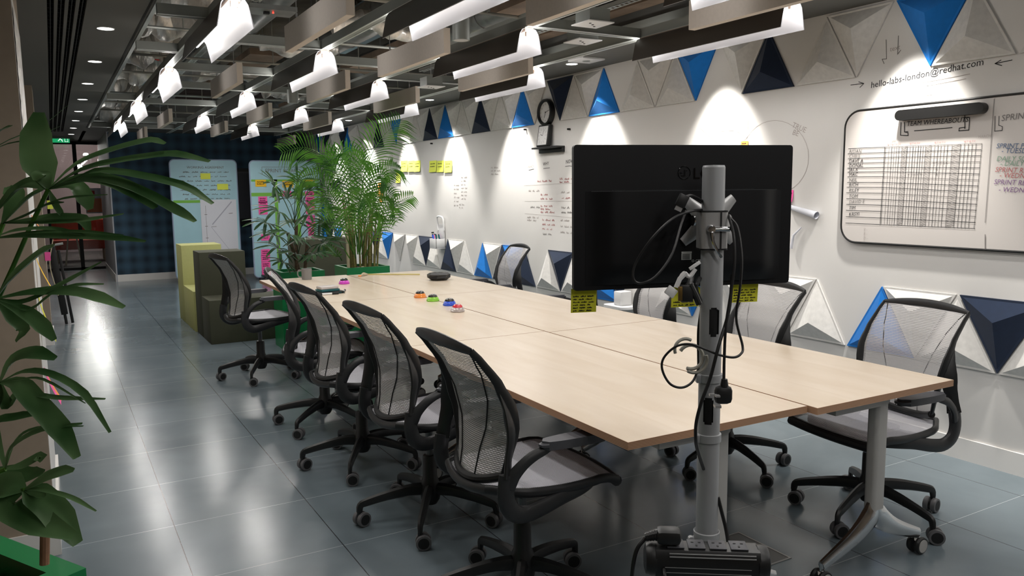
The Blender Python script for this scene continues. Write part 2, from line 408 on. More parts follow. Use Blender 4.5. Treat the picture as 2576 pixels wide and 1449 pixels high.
b = mb('void_dark'); b.span((-1.75, -9, 3.35), (4.2, 12.1, 3.45)); 
struct(b.build('ceiling', smooth=0))
b = mb('channel_light'); b.span((XB0 - .004, -9, CZ - .006), (XB0 + .02, YB, CZ + .012)); b.use('slot_black'); b.span((XB0 - .03, -9, CZ - .002), (XB0 - .018, YB, CZ + .002)); struct(b.build('trim_1', smooth=0))
b = mb('channel_light'); b.span((XB1 - .03, -9, CZ - .012), (XB1 + .005, YB, CZ + .006)); b.use('slot_black'); b.span((XB1 + .006, -9, CZ - .004), (XB1 + .02, YB, CZ + .001))
b.use('channel'); b.span((XB1 - .03, -9, CZ), (XB1 - .025, YB, CZ + .12)); struct(b.build('trim_2', smooth=0))

# glazed partition at the end of the aisle and the lobby beyond it
YG = 12.1
b = mb('black_matte')
def gx(px): return ony(px, 500, YG).x
for px, wd in ((262, .05), (196, .07), (120, .05)): b.span((gx(px) - wd / 2, YG - .03, 0), (gx(px) + wd / 2, YG + .03, CZ))
b.span((-1.75, YG - .03, CZ - .06), (.5, YG + .03, CZ)); b.span((-1.75, YG - .03, 0), (.5, YG + .03, .05))
fr = struct(b.build('window_1', smooth=0))
b = mb('glass'); b.span((-1.75, YG - .004, .05), (.49, YG + .004, CZ - .06)); b.build('glass_pane', fr, smooth=0)
b = mb('carpet'); b.span((-4, 12.3, -.02), (4, 20, 0)); struct(b.build('floor_lobby', smooth=0))
b = mb('pink_wall'); b.span((-4, 18, 0), (4, 18.1, 3)); b.span((-4, 12.2, 0), (-3.9, 18, 3)); b.span((4, 12.2, 0), (4.1, 18, 3)); b.use('lobby_dark'); b.span((-4, 12.2, 2.9), (4.1, 18, 3)); struct(b.build('wall_lobby', smooth=0))
for i, (px, py) in enumerate(((231, 364), (216, 391), (200, 420), (172, 356))):
    p = ony(px, py, 15 + i * .5); l = bpy.data.lights.new('lobby_light', 'POINT'); l.energy = 26; l.shadow_soft_size = .1; l.color = (1, .9, .85)
    lo = bpy.data.objects.new('lobby_light', l); lo.location = p - Vector((0, 0, .15)); COL.objects.link(lo)
    m_ = mb('down_glow'); m_.lathe([(0, 0), (.06, 0), (.05, .05), (0, .06)], p); tag(m_.build('pendant_lamp'), ORD[i] + ' small glowing lamp seen through the glass partition, counted along its slanting row', 'lamp', 'lobby lamps')
    m_ = None
p = Vector((.25, 14.6, 0)); t = thing('sofa', 'low orange sofa behind the glass partition', 'sofa', p)
b = mb('sofa_orange'); b.span((-.7, -.35, .28), (.45, .35, .5), .04); b.build('seat', t); b = mb('sofa_orange'); b.span((-.7, .25, .45), (.45, .42, .95), .05); b.build('backrest', t)
for x in (-.6, .35):
    for y in (-.28, .3): b = mb('wood_pale'); b.tube([(x, y, 0), (x, y, .28)], .02); b.build('leg', t)
p = ony(237, 505, 13.6); b = mb('paper'); b.box(p, (.34, .02, .55)); b.use('poster_orange'); b.box(p - Vector((0, .012, .1)), (.3, .01, .3)); b.use('red'); b.box(p + Vector((-.05, -.012, .18)), (.14, .01, .08), bev=.003)
tag(b.build('poster'), 'orange and white poster standing behind the glass partition above the sofa', 'poster')
p = Vector((-.05, 13.6, 0)); t = thing('stool', 'pale wooden stool with splayed legs beyond the glass', 'stool', p)
b = mb('wood_pale'); b.lathe([(0, .66), (.17, .66), (.17, .69), (0, .69)]); b.build('seat', t)
for k in range(4): a = PI / 4 + k * PI / 2; b = mb('wood_pale'); b.tube([(.1 * math.cos(a), .1 * math.sin(a), .66), (.22 * math.cos(a), .22 * math.sin(a), 0)], .014); b.build('leg', t)
# exit sign
p = ony(152, 348, 11.3); t = thing('exit_sign', 'green emergency exit sign with running figure hanging at the end of the aisle', 'sign', p)
b = mb('exit_green'); b.box((0, 0, 0), (.3, .03, .16)); b.build('panel', t, smooth=0)
b = mb('exit_white'); f = lambda x, z: (x, -.017, z); b.lathe([(0, 0), (.014, 0), (0, .002)], m=Matrix.Translation((.02, -.016, .045)) @ Matrix.Rotation(PI / 2, 4, 'X'))
b.stroke([(.01, .03), (-.01, -.015), (-.04, -.05)], .014, f); b.stroke([(-.01, -.01), (.02, -.03), (.03, -.06)], .014, f); b.stroke([(.01, .02), (.045, 0)], .01, f); b.stroke([(.01, .02), (-.03, .01)], .01, f); b.stroke([(.07, .05), (.07, -.06), (.12, -.06), (.12, .05), (.07, .05)], .008, f)
b.build('running_figure', t, smooth=0)
b = mb('steel'); b.tube([(0, 0, .08), (0, 0, CZ - p.z)], .006); b.build('hanger', t)

# small frames of lines for the floor hatch
t = thing('floor_hatch', 'square floor box hatch with a thin metal frame in the grey tiles', 'hatch', (1.985, -3.93, 0))
b = mb('alu')
for a, c in (((-.145, -.145, 0), (.145, -.137, .003)), ((-.145, .137, 0), (.145, .145, .003)), ((-.145, -.137, 0), (-.137, .137, .003)), ((.137, -.137, 0), (.145, .137, .003))): b.span(a, c)
b.build('frame', t, smooth=0); b = mb('hatch_grey'); b.span((-.136, -.136, 0), (.136, .136, .002)); b.build('lid', t, smooth=0)
# ================================================================ lamps, baffles, ceiling services
def linear_lamp():
    t = thing('linear_pendant_lamp', '', 'ceiling lamp', group='linear ceiling lamps with flared reflectors')
    L = 1.25
    def wing(sx):
        b = mb('lamp_outer'); pr = [(.028, .15), (.05, .142), (.068, .115), (.08, .06), (.093, 0)]
        def outer(u, v):
            k = u * (len(pr) - 1); i = min(int(k), len(pr) - 2); f = k - i; x = pr[i][0] * (1 - f) + pr[i + 1][0] * f; z = pr[i][1] * (1 - f) + pr[i + 1][1] * f
            return (sx * x, v * L + (0 if True else 0), z)
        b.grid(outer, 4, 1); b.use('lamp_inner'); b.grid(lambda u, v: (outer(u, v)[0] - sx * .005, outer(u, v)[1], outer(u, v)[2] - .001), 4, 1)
        for v in (0, 1):
            for k in range(4):
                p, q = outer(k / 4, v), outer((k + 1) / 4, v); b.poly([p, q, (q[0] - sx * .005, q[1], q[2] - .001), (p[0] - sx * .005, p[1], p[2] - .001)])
        for v0 in (0,):
            p, q = outer(1, 0), outer(1, 1); b.poly([p, q, (q[0] - sx * .005, q[1], q[2]), (p[0] - sx * .005, p[1], p[2])])
        o = b.build('reflector_wing', t, recalc=False)
    wing(-1); wing(1)
    b = mb('lamp_cap'); b.span((-.03, 0, .128), (.03, L, .155)); b.span((-.02, 0, .1), (.02, .02, .13), .003); b.span((-.02, L - .02, .1), (.02, L, .13), .003); b.build('spine', t)
    b = mb('tube_glow'); b.tube([(0, .02, .1), (0, L - .02, .1)], .013); b.build('tube', t)
    l = bpy.data.lights.new('lamp_light', 'SPOT'); l.energy = P_TUBE; l.spot_size = math.radians(168); l.spot_blend = .5; l.shadow_soft_size = .04; l.color = (1, .965, .93)
    for y in (.2, .62, 1.05): lo = bpy.data.objects.new('lamp_light', l); COL.objects.link(lo); lo.parent = t; lo.location = (0, y, -.004)
    l = bpy.data.lights.new('lamp_end_light', 'POINT'); l.energy = P_END; l.shadow_soft_size = .03; l.color = (1, .965, .93)      # light leaving the open ends of the reflector
    for y in (-.03, L + .03): lo = bpy.data.objects.new('lamp_end_light', l); COL.objects.link(lo); lo.parent = t; lo.location = (0, y, .09)
    return t
lamp0 = linear_lamp(); first = True
for ci, x in enumerate((.5, 1.37, 2.26, 3.13)):
    ys = [(-1.84 if ci % 2 == 0 else -.52) + 2.61 * k for k in (range(-2, 4) if ci % 2 == 0 else range(-2, 3))]
    for i, y in enumerate(ys):
        o = lamp0 if first else copy_tree(lamp0, (x, y, 2.35)); o.location = (x, y, 2.35); first = False
        o['label'] = f"{ORD[i]} linear lamp of the {ORD[ci]} row from the aisle, counted from the camera end"
def baffle():
    t = thing('acoustic_baffle', '', 'acoustic baffle', group='hanging beige acoustic baffles')
    b = mb('baffle'); b.span((-.022, 0, 0), (.022, 1.15, .15)); b.use('baffle_edge')
    b.span((-.0215, -.002, 0), (.0215, .001, .15)); b.span((-.0215, -.001, -.0015), (.0215, 1.151, .001)); b.span((-.0215, 1.149, 0), (.0215, 1.152, .15)); b.build('board', t, smooth=0)
    for y in (.2, .95): b = mb('steel'); b.tube([(0, y, .15), (0, y, 1.0)], .0025, 6); b.tube([(0, y, .17), (0, y, .19)], .006, 6); b.build('hanger', t)
    return t
baf = baffle(); first = True; cnt = {}
for x, y in ((.93, -2.37), (.94, .27), (.9, 4.03), (.9, 6.85), (1.83, -3.7), (1.8, -1.62), (1.8, .28), (1.8, 2.95), (1.78, 5.42), (2.67, -4.0), (2.72, -1.1), (2.72, .97), (2.7, 3.67), (3.35, 7.8)):
    o = baf if first else copy_tree(baf, (x, y, 2.35)); o.location = (x, y, 2.35); first = False
    row = {0: 'first', 1: 'second', 2: 'third', 3: 'fourth'}[min(3, int(x / .88 - .02) if x > 1 else 0)] if x < 3 else 'fourth'
    cnt[row] = cnt.get(row, -1) + 1
    o['label'] = f"{ORD[cnt[row]]} beige hanging baffle of the {row} row from the aisle, counted from the camera end"

# metal grid the lamps hang from
n = 3
for x in (.5, 1.37, 2.26, 3.13):
    b = mb('channel'); b.span((x - .022, -9, 2.507), (x + .022, YB, 2.512)); b.span((x - .024, -9, 2.507), (x - .02, YB, 2.567)); b.span((x + .02, -9, 2.507), (x + .024, YB, 2.567))
    b.use('channel_light'); b.span((x - .03, -9, 2.504), (x - .018, YB, 2.508)); b.span((x + .018, -9, 2.504), (x + .03, YB, 2.508)); struct(b.build(f'trim_{n}', smooth=0)); n += 1
SG = ((XB0, .475), (.525, 1.345), (1.395, 2.235), (2.285, 3.105), (3.155, XB1))
for y, segs in ((-4.45, (1, 3)), (-3.15, (2,)), (-1.86, (3,)), (-1.2, (0,)), (-.50, (1,)), (.05, (0, 2)), (.70, (3,)), (.90, (1,)), (2.06, (2, 1)), (3.35, (3, 0)), (3.6, (1,)), (4.66, (2,)), (5.96, (1, 3)), (7.25, (0, 1, 2, 3))):
    b = mb('channel')
    for x0, x1 in [SG[k] for k in segs]:
        b.span((x0, y - .024, 2.507), (x1, y - .02, 2.565)); b.span((x0, y + .02, 2.507), (x1, y + .024, 2.565)); b.span((x0, y - .022, 2.507), (x1, y + .022, 2.511))
    b.use('channel_light')
    for x0, x1 in [SG[k] for k in segs]: b.span((x0, y - .03, 2.503), (x1, y - .017, 2.507)); b.span((x0, y + .017, 2.503), (x1, y + .03, 2.507))
    struct(b.build(f'trim_{n}', smooth=0)); n += 1

# round downlights in the plastered strips
def downlight(glow):
    t = thing('downlight', '', 'downlight', group='recessed downlights')
    b = mb('white_plastic'); b.lathe([(.046, 0), (.051, -.004), (.055, 0), (.051, .001)], seg=24); b.build('ring', t)
    b = mb(glow); b.lathe([(0, -.003), (.046, -.002), (.046, .0)], seg=24); b.build('lens', t); return t
dl = downlight('down_glow'); first = True
for i in range(-3, 8):
    y = -.29 + 1.46 * i; o = dl if first else copy_tree(dl, (0, y, CZ)); o.location = (0, y, CZ); first = False
    o['label'] = f"{ORD[i + 3]} round downlight of the aisle ceiling strip, counted from the camera end"
    l = bpy.data.lights.new('downlight_light', 'SPOT'); l.energy = P_DOWN * 4; l.spot_size = math.radians(95); l.spot_blend = .7; l.shadow_soft_size = .05; l.color = (1, .95, .88)
    lo = bpy.data.objects.new('downlight_light', l); COL.objects.link(lo); lo.parent = o; lo.location = (0, 0, -.02)
for i in range(-3, 6):
    y = -.42 + 1.475 * i; o = copy_tree(dl, (3.55, y, CZ))
    for ch in [k for k in COL.objects if k.parent == o and k.type == 'LIGHT']: bpy.data.objects.remove(ch)
    o['label'] = f"{ORD[i + 3]} round downlight beside the panelled wall, counted from the camera end"
    l = bpy.data.lights.new('wash_light', 'SPOT'); l.energy = P_WASH * 4; l.spot_size = math.radians(66); l.spot_blend = .7; l.shadow_soft_size = .03; l.color = (1, .96, .9)
    lo = bpy.data.objects.new('wash_light', l); COL.objects.link(lo); lo.parent = o; lo.location = (0, 0, -.02); lo.rotation_euler = (0, math.radians(-13), 0)

# slot diffuser fins above the aisle
t = thing('slot_diffuser', 'long black four-slot air diffuser in the aisle ceiling', 'air diffuser', (-.23, 0, CZ))
for k, x in enumerate((-.0775, -.0245, .0285, .0815)):
    b = mb('black_matte'); y = -9
    while y < 9.3: b.span((x - .016, y, .012), (x + .016, y + .004, .05)); y += .12
    b.span((x - .002, -9, .01), (x + .002, 9.3, .05)); b.build('slot', t, smooth=0)

# ---- services in the open bay
def lumpy(bm_, x0, x1, y, z, r, seed, flat=.8):
    q = random.Random(seed); n = 22; pts = []; rs = []
    ph = [q.uniform(0, 6) for _ in range(4)]
    for i in range(n + 1):
        u = i / n; pts.append((x0 + (x1 - x0) * u, y + .03 * math.sin(u * 5 + ph[0]), z + .03 * math.sin(u * 7 + ph[1]))); rs.append(r * (1 + .12 * math.sin(u * 21 + ph[2]) + q.uniform(-.09, .09)))
    bm_.tube(pts, rs, 18, flat=(1, flat))
for i, (y, r, z) in enumerate(((-1.55, .2, 2.86), (-.55, .24, 2.84), (.45, .22, 2.86), (1.55, .24, 2.84), (3.1, .16, 2.8), (4.3, .2, 2.82), (5.7, .22, 2.82), (7.2, .24, 2.8))):
    b = mb('foil'); lumpy(b, .215, .72 - .05 * (i % 3), y, z, r, i); tag(b.build('foil_duct_wrap'), f"{ORD[i]} crumpled foil wrapped duct beside the aisle ceiling strip, counted from the camera end", 'duct', 'foil wrapped ducts')
for i, (x, y, z, r) in enumerate(((1.75, -.45, 2.72, .1), (1.55, .9, 2.75, .1), (2.3, 4.2, 2.75, .12), (1.35, 3.0, 2.8, .12))):
    b = mb('foil'); lumpy(b, x - .3, x + .35, y, z, r, 40 + i, .6); tag(b.build('foil_bundle'), f"{ORD[i]} loose silver foil bundle above the lamps, counted from the camera end", 'foil insulation', 'foil bundles above the lamps')
for i, (x, z, r) in enumerate(((1.17, 2.98, .13), (2.05, 2.95, .14), (2.95, 3.0, .12))):
    b = mb('galv'); pts = [(x, -8.5 + .5 * k, z) for k in range(33)]; b.tube(pts, r, 20)
    for k in range(1, 32, 2): b.tube([(x, -8.5 + .5 * k - .012, z), (x, -8.5 + .5 * k + .012, z)], r + .008, 20)
    tag(b.build('air_duct'), f"{ORD[i]} round galvanised air duct from the aisle, running the length of the open ceiling", 'duct', 'round air ducts')
for i, (x, y0, y1, z, wd) in enumerate(((.78, -3, .3, 3.04, .40), (.8, .9, 3.0, 3.04, .36), (.78, 4.0, 8, 3.04, .4), (2.5, -1.0, 3, 3.1, .4))):
    b = mb('pale_beam'); b.span((x - wd / 2, y0, z), (x + wd / 2, y1, z + .2)); tag(b.build('rectangular_duct', smooth=0), f"{ORD[i]} pale blue-grey rectangular duct above the ceiling grid, counted from the camera end", 'duct', 'rectangular ducts')
for i, (x, y0, y1, z, wd) in enumerate(((1.6, -4, -1.2, 2.8, .35), (2.65, -4, -.9, 2.78, .3), (1.55, 1.9, 4.4, 2.84, .34), (2.6, .6, 2.4, 2.8, .35), (2.9, 3.4, 6.4, 2.8, .3), (3.25, -5, 0, 2.76, .14))):
    b = mb('brown_board'); b.span((x - wd / 2, y0, z), (x + wd / 2, y1, z + .06)); tag(b.build('insulation_board', smooth=0), f"{ORD[i]} brown insulation board laid above the ceiling grid", 'insulation board', 'brown boards in the open ceiling')
def perforated(x, y0, y1, z, wd):
    b = mb('channel_light'); n_ = int((y1 - y0) / .05)
    b.span((x - wd / 2, y0, z), (x - wd / 2 + .015, y1, z + .003)); b.span((x + wd / 2 - .015, y0, z), (x + wd / 2, y1, z + .003)); b.span((x - wd / 2, y0, z), (x - wd / 2 + .003, y1, z + .03))
    for k in range(n_): yy = y0 + k * (y1 - y0) / n_; b.span((x - wd / 2 + .01, yy, z), (x + wd / 2 - .01, yy + .018, z + .003))
    return b
for i, (x, y0, y1, z) in enumerate(((.82, -3.4, 8, 2.7), (1.62, -5, 8, 2.69), (2.55, -5, 6, 2.68), (3.0, -5, 1.5, 2.72))):
    tag(perforated(x, y0, y1, z, .06).build('cable_tray', smooth=0), f"{ORD[i]} narrow perforated cable tray from the aisle", 'cable tray', 'perforated cable trays')
for i, y in enumerate((-3.7, -2.5, -1.3, -.1, 1.3, 2.6, 3.9, 5.2, 6.6, 7.8)):
    b = mb('cable_beige' if i % 3 else 'channel_light'); z = 2.64 + .03 * (i % 3)
    b.tube([(XB0 + .01, y, z), (XB1 - .01, y + .05, z)], .011, 8); b.tube([(XB0 + .01, y + .05, z + .01), (XB1 - .01, y + .09, z + .01)], .008, 8)
    for x in (.5, 1.45, 2.26, 3.18): b.tube([(x, y, z), (x, y, 3.3)], .005, 6)
    tag(b.build('conduit_pipe'), f"{ORD[i]} pair of thin conduits crossing the open ceiling, counted from the camera end", 'conduit', 'conduits crossing the open ceiling')
b = mb('cable_beige')
for cx, cy, r in ((1.05, -2.3, .16), (1.35, -2.1, .13)):
    b.tube([(cx + r * math.cos(a), cy + r * 1.2 * math.sin(a), 2.66 + .015 * math.sin(3 * a)) for a in [k * PI / 12 for k in range(24)]], .0045, 6, closed=True)
tag(b.build('cable_loop'), 'pale loops of loose cable lying above the ceiling grid', 'cable')
p = onz(680, 26, 2.68); b = mb('galv'); b.box(p, (.3, .2, .03)); b.use('black_matte'); b.box(p + Vector((-.03, -.02, -.02)), (.035, .03, .02)); b.use('led_red'); b.lathe([(0, 0), (.008, .004), (0, .012)], p + Vector((.01, -.03, -.026)), 8)
tag(b.build('control_box'), 'metal control box with a red indicator light above the grid', 'control box')
b = mb('red'); p = onz(402, 148, 2.72); b.box(p, (.14, .05, .03), rz=.7, bev=.005); tag(b.build('red_valve'), 'small red valve on a pipe near the foil wrapped ducts', 'valve')

# things hanging from the grid
def hung(px, py, zb, kind, i):
    p = onz(px, py, zb)
    if kind == 'cyl':
        t = thing('cylinder_speaker', f"{ORD[i]} dark grey cylinder speaker hanging from the grid, counted from the camera end", 'speaker', p, group='cylinder speakers')
        b = mb('channel'); b.lathe([(0, 0.004), (.046, 0.004), (.052, 0), (.052, .13), (.03, .135), (0, .135)], seg=24); b.build('body', t)
        b = mb('leg_grey'); b.lathe([(0, .002), (.044, .001), (.044, .004)], seg=24); b.build('grille', t)
        b = mb('steel'); b.tube([(0, 0, .135), (0, 0, 3.35 - p.z)], .004); b.build('hanger', t)
    else:
        t = thing('ceiling_sensor', f"{ORD[i]} square metal sensor box with a white face plate, counted from the camera end", 'sensor', p, group='square ceiling sensors')
        b = mb('channel'); b.span((-.075, -.075, .008), (.075, .075, .085)); b.build('back_box', t, smooth=0)
        b = mb('white_plastic'); b.span((-.095, -.095, 0), (.095, .095, .008), .003); b.use('black_matte')
        for x, y in ((0, 0), (.04, .04), (-.04, -.03)): b.lathe([(0, -.004), (.008, -.002), (.01, .002)], (x, y, 0), 8)
        b.build('face_plate', t); b = mb('steel'); b.tube([(0, 0, .085), (0, 0, 3.35 - p.z)], .004); b.build('hanger', t)
hung(1160, 102, 2.4, 'cyl', 0); hung(737, 260, 2.38, 'cyl', 1)
hung(1491, 62, 2.5, 'box', 0); hung(1466, 106, 2.49, 'box', 1); hung(1085, 220, 2.42, 'box', 2); hung(625, 335, 2.42, 'box', 3)
p = onz(1475, 153, 2.555); t = thing('ceiling_vent_plate', 'flat square white plate with a small round nozzle in the ceiling by the panelled wall', 'detector', (p.x, p.y, 2.553))
b = mb('white_plastic'); b.span((-.11, -.11, 0), (.11, .11, .017), .004); b.build('plate', t); b = mb('channel'); b.lathe([(0, -.006), (.03, -.003), (.035, .001)], seg=16); b.build('nozzle', t)
# ================================================================ triangular felt panels on the wall
def tri_panel(name_mat, up):
    # local frame: x = out of the wall (-X world), built in world axes around the centre of the flat side
    W2, H = .225, .40; b = mb('felt_base')
    s = 1 if up else -1
    A = [(-W2, 0), (W2, 0), (0, s * H)]
    def inset(k):
        cx = sum(p[0] for p in A) / 3; cy = sum(p[1] for p in A) / 3
        return [(cx + (p[0] - cx) * k, cy + (p[1] - cy) * k) for p in A]
    o_, i_ = inset(.985), inset(.90); pk = (0.0, s * H * .30); b.use(name_mat)
    def f(p, h): return (-h, p[0], p[1])
    for k in range(3):
        a, c = o_[k], o_[(k + 1) % 3]; d, e = i_[k], i_[(k + 1) % 3]
        b.poly([f(a, 0), f(c, 0), f(c, .012), f(a, .012)]); b.poly([f(a, .012), f(c, .012), f(e, .012), f(d, .012)])
        b.poly([f(d, .012), f(e, .012), f(pk, .085)])
    bmesh.ops.remove_doubles(b.bm, verts=b.bm.verts, dist=.0005); b.poly([f(p, 0) for p in o_])
    return b
protos = {}
WORD = {'g': 'grey', 'b': 'blue', 'n': 'navy'}; MATN = {'g': 'felt_grey', 'b': 'felt_blue', 'n': 'felt_navy'}
def put_panel(col, up, y, z, label, group):
    key = (col, up)
    if key not in protos: o = protos[key] = tri_panel(MATN[col], up).build('felt_wall_panel', smooth=0)
    else: o = protos[key].copy(); COL.objects.link(o)
    o.location = (XW - .001, y, z); tag(o, label, 'wall panel', group)
B0, SP = -3.446, .462
upU = {-2: 'g', -1: 'g', 1: 'g', 2: 'n', 4: 'g', 5: 'g', 6: 'b', 7: 'g', 9: 'b', 10: 'g', 11: 'n', 12: 'g', 13: 'b', 14: 'n', 15: 'g', 16: 'g', 17: 'g', 18: 'n', 19: 'g', 20: 'g', 21: 'b', 22: 'g', 23: 'g', 24: 'g', 25: 'g'}
upD = {0: 'b', 1: 'g', 3: 'g', 4: 'b', 5: 'g', 7: 'g', 8: 'n', 9: 'g', 10: 'g', 11: 'g', 12: 'g', 13: 'g', 14: 'g', 15: 'g', 16: 'g', 17: 'b', 18: 'g', 21: 'g', 22: 'n', 23: 'g', 24: 'n', 25: 'b', 26: 'g'}
loU = {-3: 'g', -2: 'g', -1: 'g', 0: 'b', 1: 'g', 4: 'g', 6: 'b', 7: 'g', 8: 'g', 9: 'n', 10: 'n', 11: 'b', 12: 'g', 13: 'n', 14: 'g', 15: 'g', 18: 'g', 19: 'g', 22: 'g', 23: 'g', 24: 'b'}
loD = {-2: 'n', -1: 'n', 0: 'g', 2: 'g', 3: 'g', 4: 'b', 6: 'n', 8: 'n', 10: 'b', 11: 'g', 13: 'g', 15: 'n', 16: 'g', 17: 'g', 18: 'b', 19: 'n', 23: 'b', 24: 'n', 25: 'b'}
loD.pop(-2)
for row, U3, D3, zb, zt in (('upper', upU, upD, 2.155, 2.555), ('lower', loU, loD, .513, .913)):
    for ups, dd in ((True, U3), (False, D3)):
        c2 = {}
        for k in sorted(dd):
            col = dd[k]; i = c2[col] = c2.get(col, -1) + 1
            nm = (ORD + ['twenty-' + s_ for s_ in ORD])[i]
            put_panel(col, ups, B0 + SP * k + (SP / 2 if ups else 0), zb if ups else zt, f"{nm} {WORD[col]} felt triangle pointing {'up' if ups else 'down'} in the {row} row, counted from the camera end", f'felt wall panels in the {row} row')
for i, (y, col) in enumerate(((7.55, 'n'), (8.0, 'b'))): put_panel(col, True, y, .93, f"{WORD[col]} felt triangle of the short extra row above the lower row near the far corner", 'extra felt panels')

# ================================================================ whiteboard
def fw(x): return lambda a, z: (x, a, z)            # (y, z) drawn on a plane facing -X; text runs towards -Y
def fwm(x, y0, z0): return lambda a, z: (x, y0 - a, z0 + z)
t = thing('whiteboard', 'large framed whiteboard with rounded corners and a handwritten team calendar', 'whiteboard', (XW, 0, 0))
wbx = -.030
y1, y0, z1, z0 = -2.93, -4.95, 1.955, 1.165; cy, cz = (y0 + y1) / 2, (z0 + z1) / 2
mrot = Matrix(((0, 0, -1, 0), (1, 0, 0, cy), (0, 1, 0, cz), (0, 0, 0, 1)))
b = mb('board_white'); b.prism(rrect(y1 - y0 - .012, z1 - z0 - .012, .095, 8), .028, mrot); b.build('panel', t)
b = mb('board_black'); pts = [mrot @ Vector((p[0], p[1], .024)) for p in rrect(y1 - y0, z1 - z0, .1, 8)]; b.tube(pts, .0075, 8, closed=True, up=(1, 0, 0)); b.build('frame', t)
b = mb('board_black'); pl = rrect(.50, .058, .029, 8); b.prism(pl, .045, Matrix(((0, 0, -1, -.03), (1, 0, 0, -3.54), (0, 1, 0, 1.90), (0, 0, 0, 1)))); b.build('pen_tray', t)
Xs = -.0305
def W(py_, pz_): return (Xs, py_, pz_)
# helper: pixel on the photograph to (y, z) on the board
def bp_(px, py): p = onx(px, py, XW - .031); return (p.y, p.z)
b = mb('ink')
def line(pts, wd=.004): b.stroke([bp_(*p) for p in pts], wd, W)
b.use('ink_grey'); line([(2501, 249), (2478, 560)], .003); line([(2478, 590), (2478, 626)], .004)
b.use('ink')
line([(2266, 308), (2265, 340), (2284, 341), (2284, 334), (2275, 332), (2275, 308)]); line([(2275, 332), (2284, 331)]); line([(2300, 329), (2395, 321)])
line([(2427, 291), (2427, 324)]); line([(2427, 296), (2439, 296), (2437, 327), (2412, 329), (2413, 322), (2428, 320)])
def wtext(body, px, py, size, px2=None, py2=None, thin=-.0, m='ink', slant=.15):
    y, z = bp_(px, py); rot = 0
    if px2: y2, z2 = bp_(px2, py2); rot = math.atan2(z2 - z, -(y2 - y))
    b.use(m); b.text(body, size, lambda a, c: (Xs, y - a, z + c), (0, 0), thin=thin, slant=slant, rot=rot, squash=.95)
wtext('TEAM WHEREABOUTS', 2280, 317, .037, 2412, 308)
names = ['AIDAN', 'CHRIS', 'DAVE A', 'DONAL', 'JACK', 'MAC', 'NEIL', 'RICH', 'RILEY', 'TOM', 'DAVID E', 'TIM', 'KRSYI']
Lx = [(2134, 374), (2133, 387), (2133, 399), (2133, 411), (2132, 423), (2132, 433), (2132, 445), (2131, 459), (2130, 471), (2129, 485), (2129, 500), (2129, 514), (2128, 529), (2128, 545), (2127, 561)]
for i, nm in enumerate(names): wtext(nm, 2135, Lx[i + 1][1] - 2, .03, 2180, Lx[i + 1][1] - 3.2, m='ink_grey' if i in (0, 1, 10) else 'ink')
gx0 = [(2228, 370), (2220, 563)]
for i, (x, y) in enumerate(Lx):
    tt = i / 14; xl = 2226 - 10 * tt; b.use('ink'); line([(x, y), (xl, y - 4 + 8 * tt)], .003)
    xr = 2470 - 18 * tt; yr = 361 + 214 * tt; b.use('ink' if i % 3 else 'ink_grey'); line([(xl, y - 4 + 8 * tt), (xr, yr)], .0028)
def gp(u, v):      # u across 0..1, v down 0..1
    return (2228 + 242 * u - (12 + 8 * u) * v, 370 - 9 * u + (193 + 20 * u) * v)
b.use('ink'); line([gp(-.01, 0), gp(-.01, 1)], .003)
hat = ((.17, .225), (.415, .475), (.69, .78))
u = .0
for u in [.0, .035, .065, .09, .115, .14, .17, .225, .255, .285, .31, .34, .365, .39, .415, .475, .51, .545, .575, .61, .645, .69, .78, .82, .86, .9, .94, 1.0]:
    b.use('ink_grey' if int(u * 100) % 2 else 'ink'); line([gp(u, 0), gp(u, 1)], .0022)
b.use('ink_grey')
for a0, a1 in hat:
    for k in range(46): v = k / 46; line([gp(a0 + .004, min(1, v + .03)), gp(a1 - .004, v)], .0028)
b.use('ink_red')
for k, (px, py, s_) in enumerate(((2243, 357, .018), (2460, 348, .02))): wtext(('FEB', 'MARCH')[k], px, py, s_, px + 30, py - 3, m='ink_faint')
for grp, x0 in (('M T W T F S S', 2232), ('M T W T F', 2288), ('M T W T F', 2350), ('M T W T F', 2424)): wtext(grp, x0, 366 - (x0 - 2232) * .037, .014, x0 + 40, 364 - (x0 - 2232) * .037, m='ink_red')
wtext('V V V V V', 2346, 415, .022, 2390, 410, m='ink_grey'); wtext('V V V V V', 2282, 443, .022, 2320, 441, m='ink_grey'); wtext('R', 2353, 428, .02, m='ink_grey'); wtext('R', 2353, 441, .02, m='ink_grey')
for k, ch in enumerate('VRD'): wtext(ch + ' -', 2172, 580 + k * 11, .022, m='ink_faint')
# second sheet of notes beyond the divider
b.use('ink'); line([(2503, 292), (2502, 330), (2521, 328), (2521, 318), (2512, 315), (2513, 292)], .003); wtext('SPRINT CYCLE', 2518, 305, .045, 2560, 300, m='ink_grey')
for body, x, y, mm in (('SPRINT PLANNING', 2505, 373, 'ink_blue'), ('- TUESDAY', 2518, 385, 'ink_blue'), ('DAILY SCRUM', 2506, 405, 'ink_green'), ('- DAILY CALL', 2515, 417, 'ink_green'), ('SPRINT REVIEW', 2502, 432, 'ink_red'), ('- WEDNESDAY', 2513, 446, 'ink_red'), ('SPRINT RETRO', 2499, 463, 'ink_purple'), ('- WEDNESDAY', 2511, 482, 'ink_purple')):
    wtext(body, x, y, .036, x + 50, y + (0 if y < 430 else 2), m=mm)
b.build('handwriting', t, smooth=0, recalc=False)

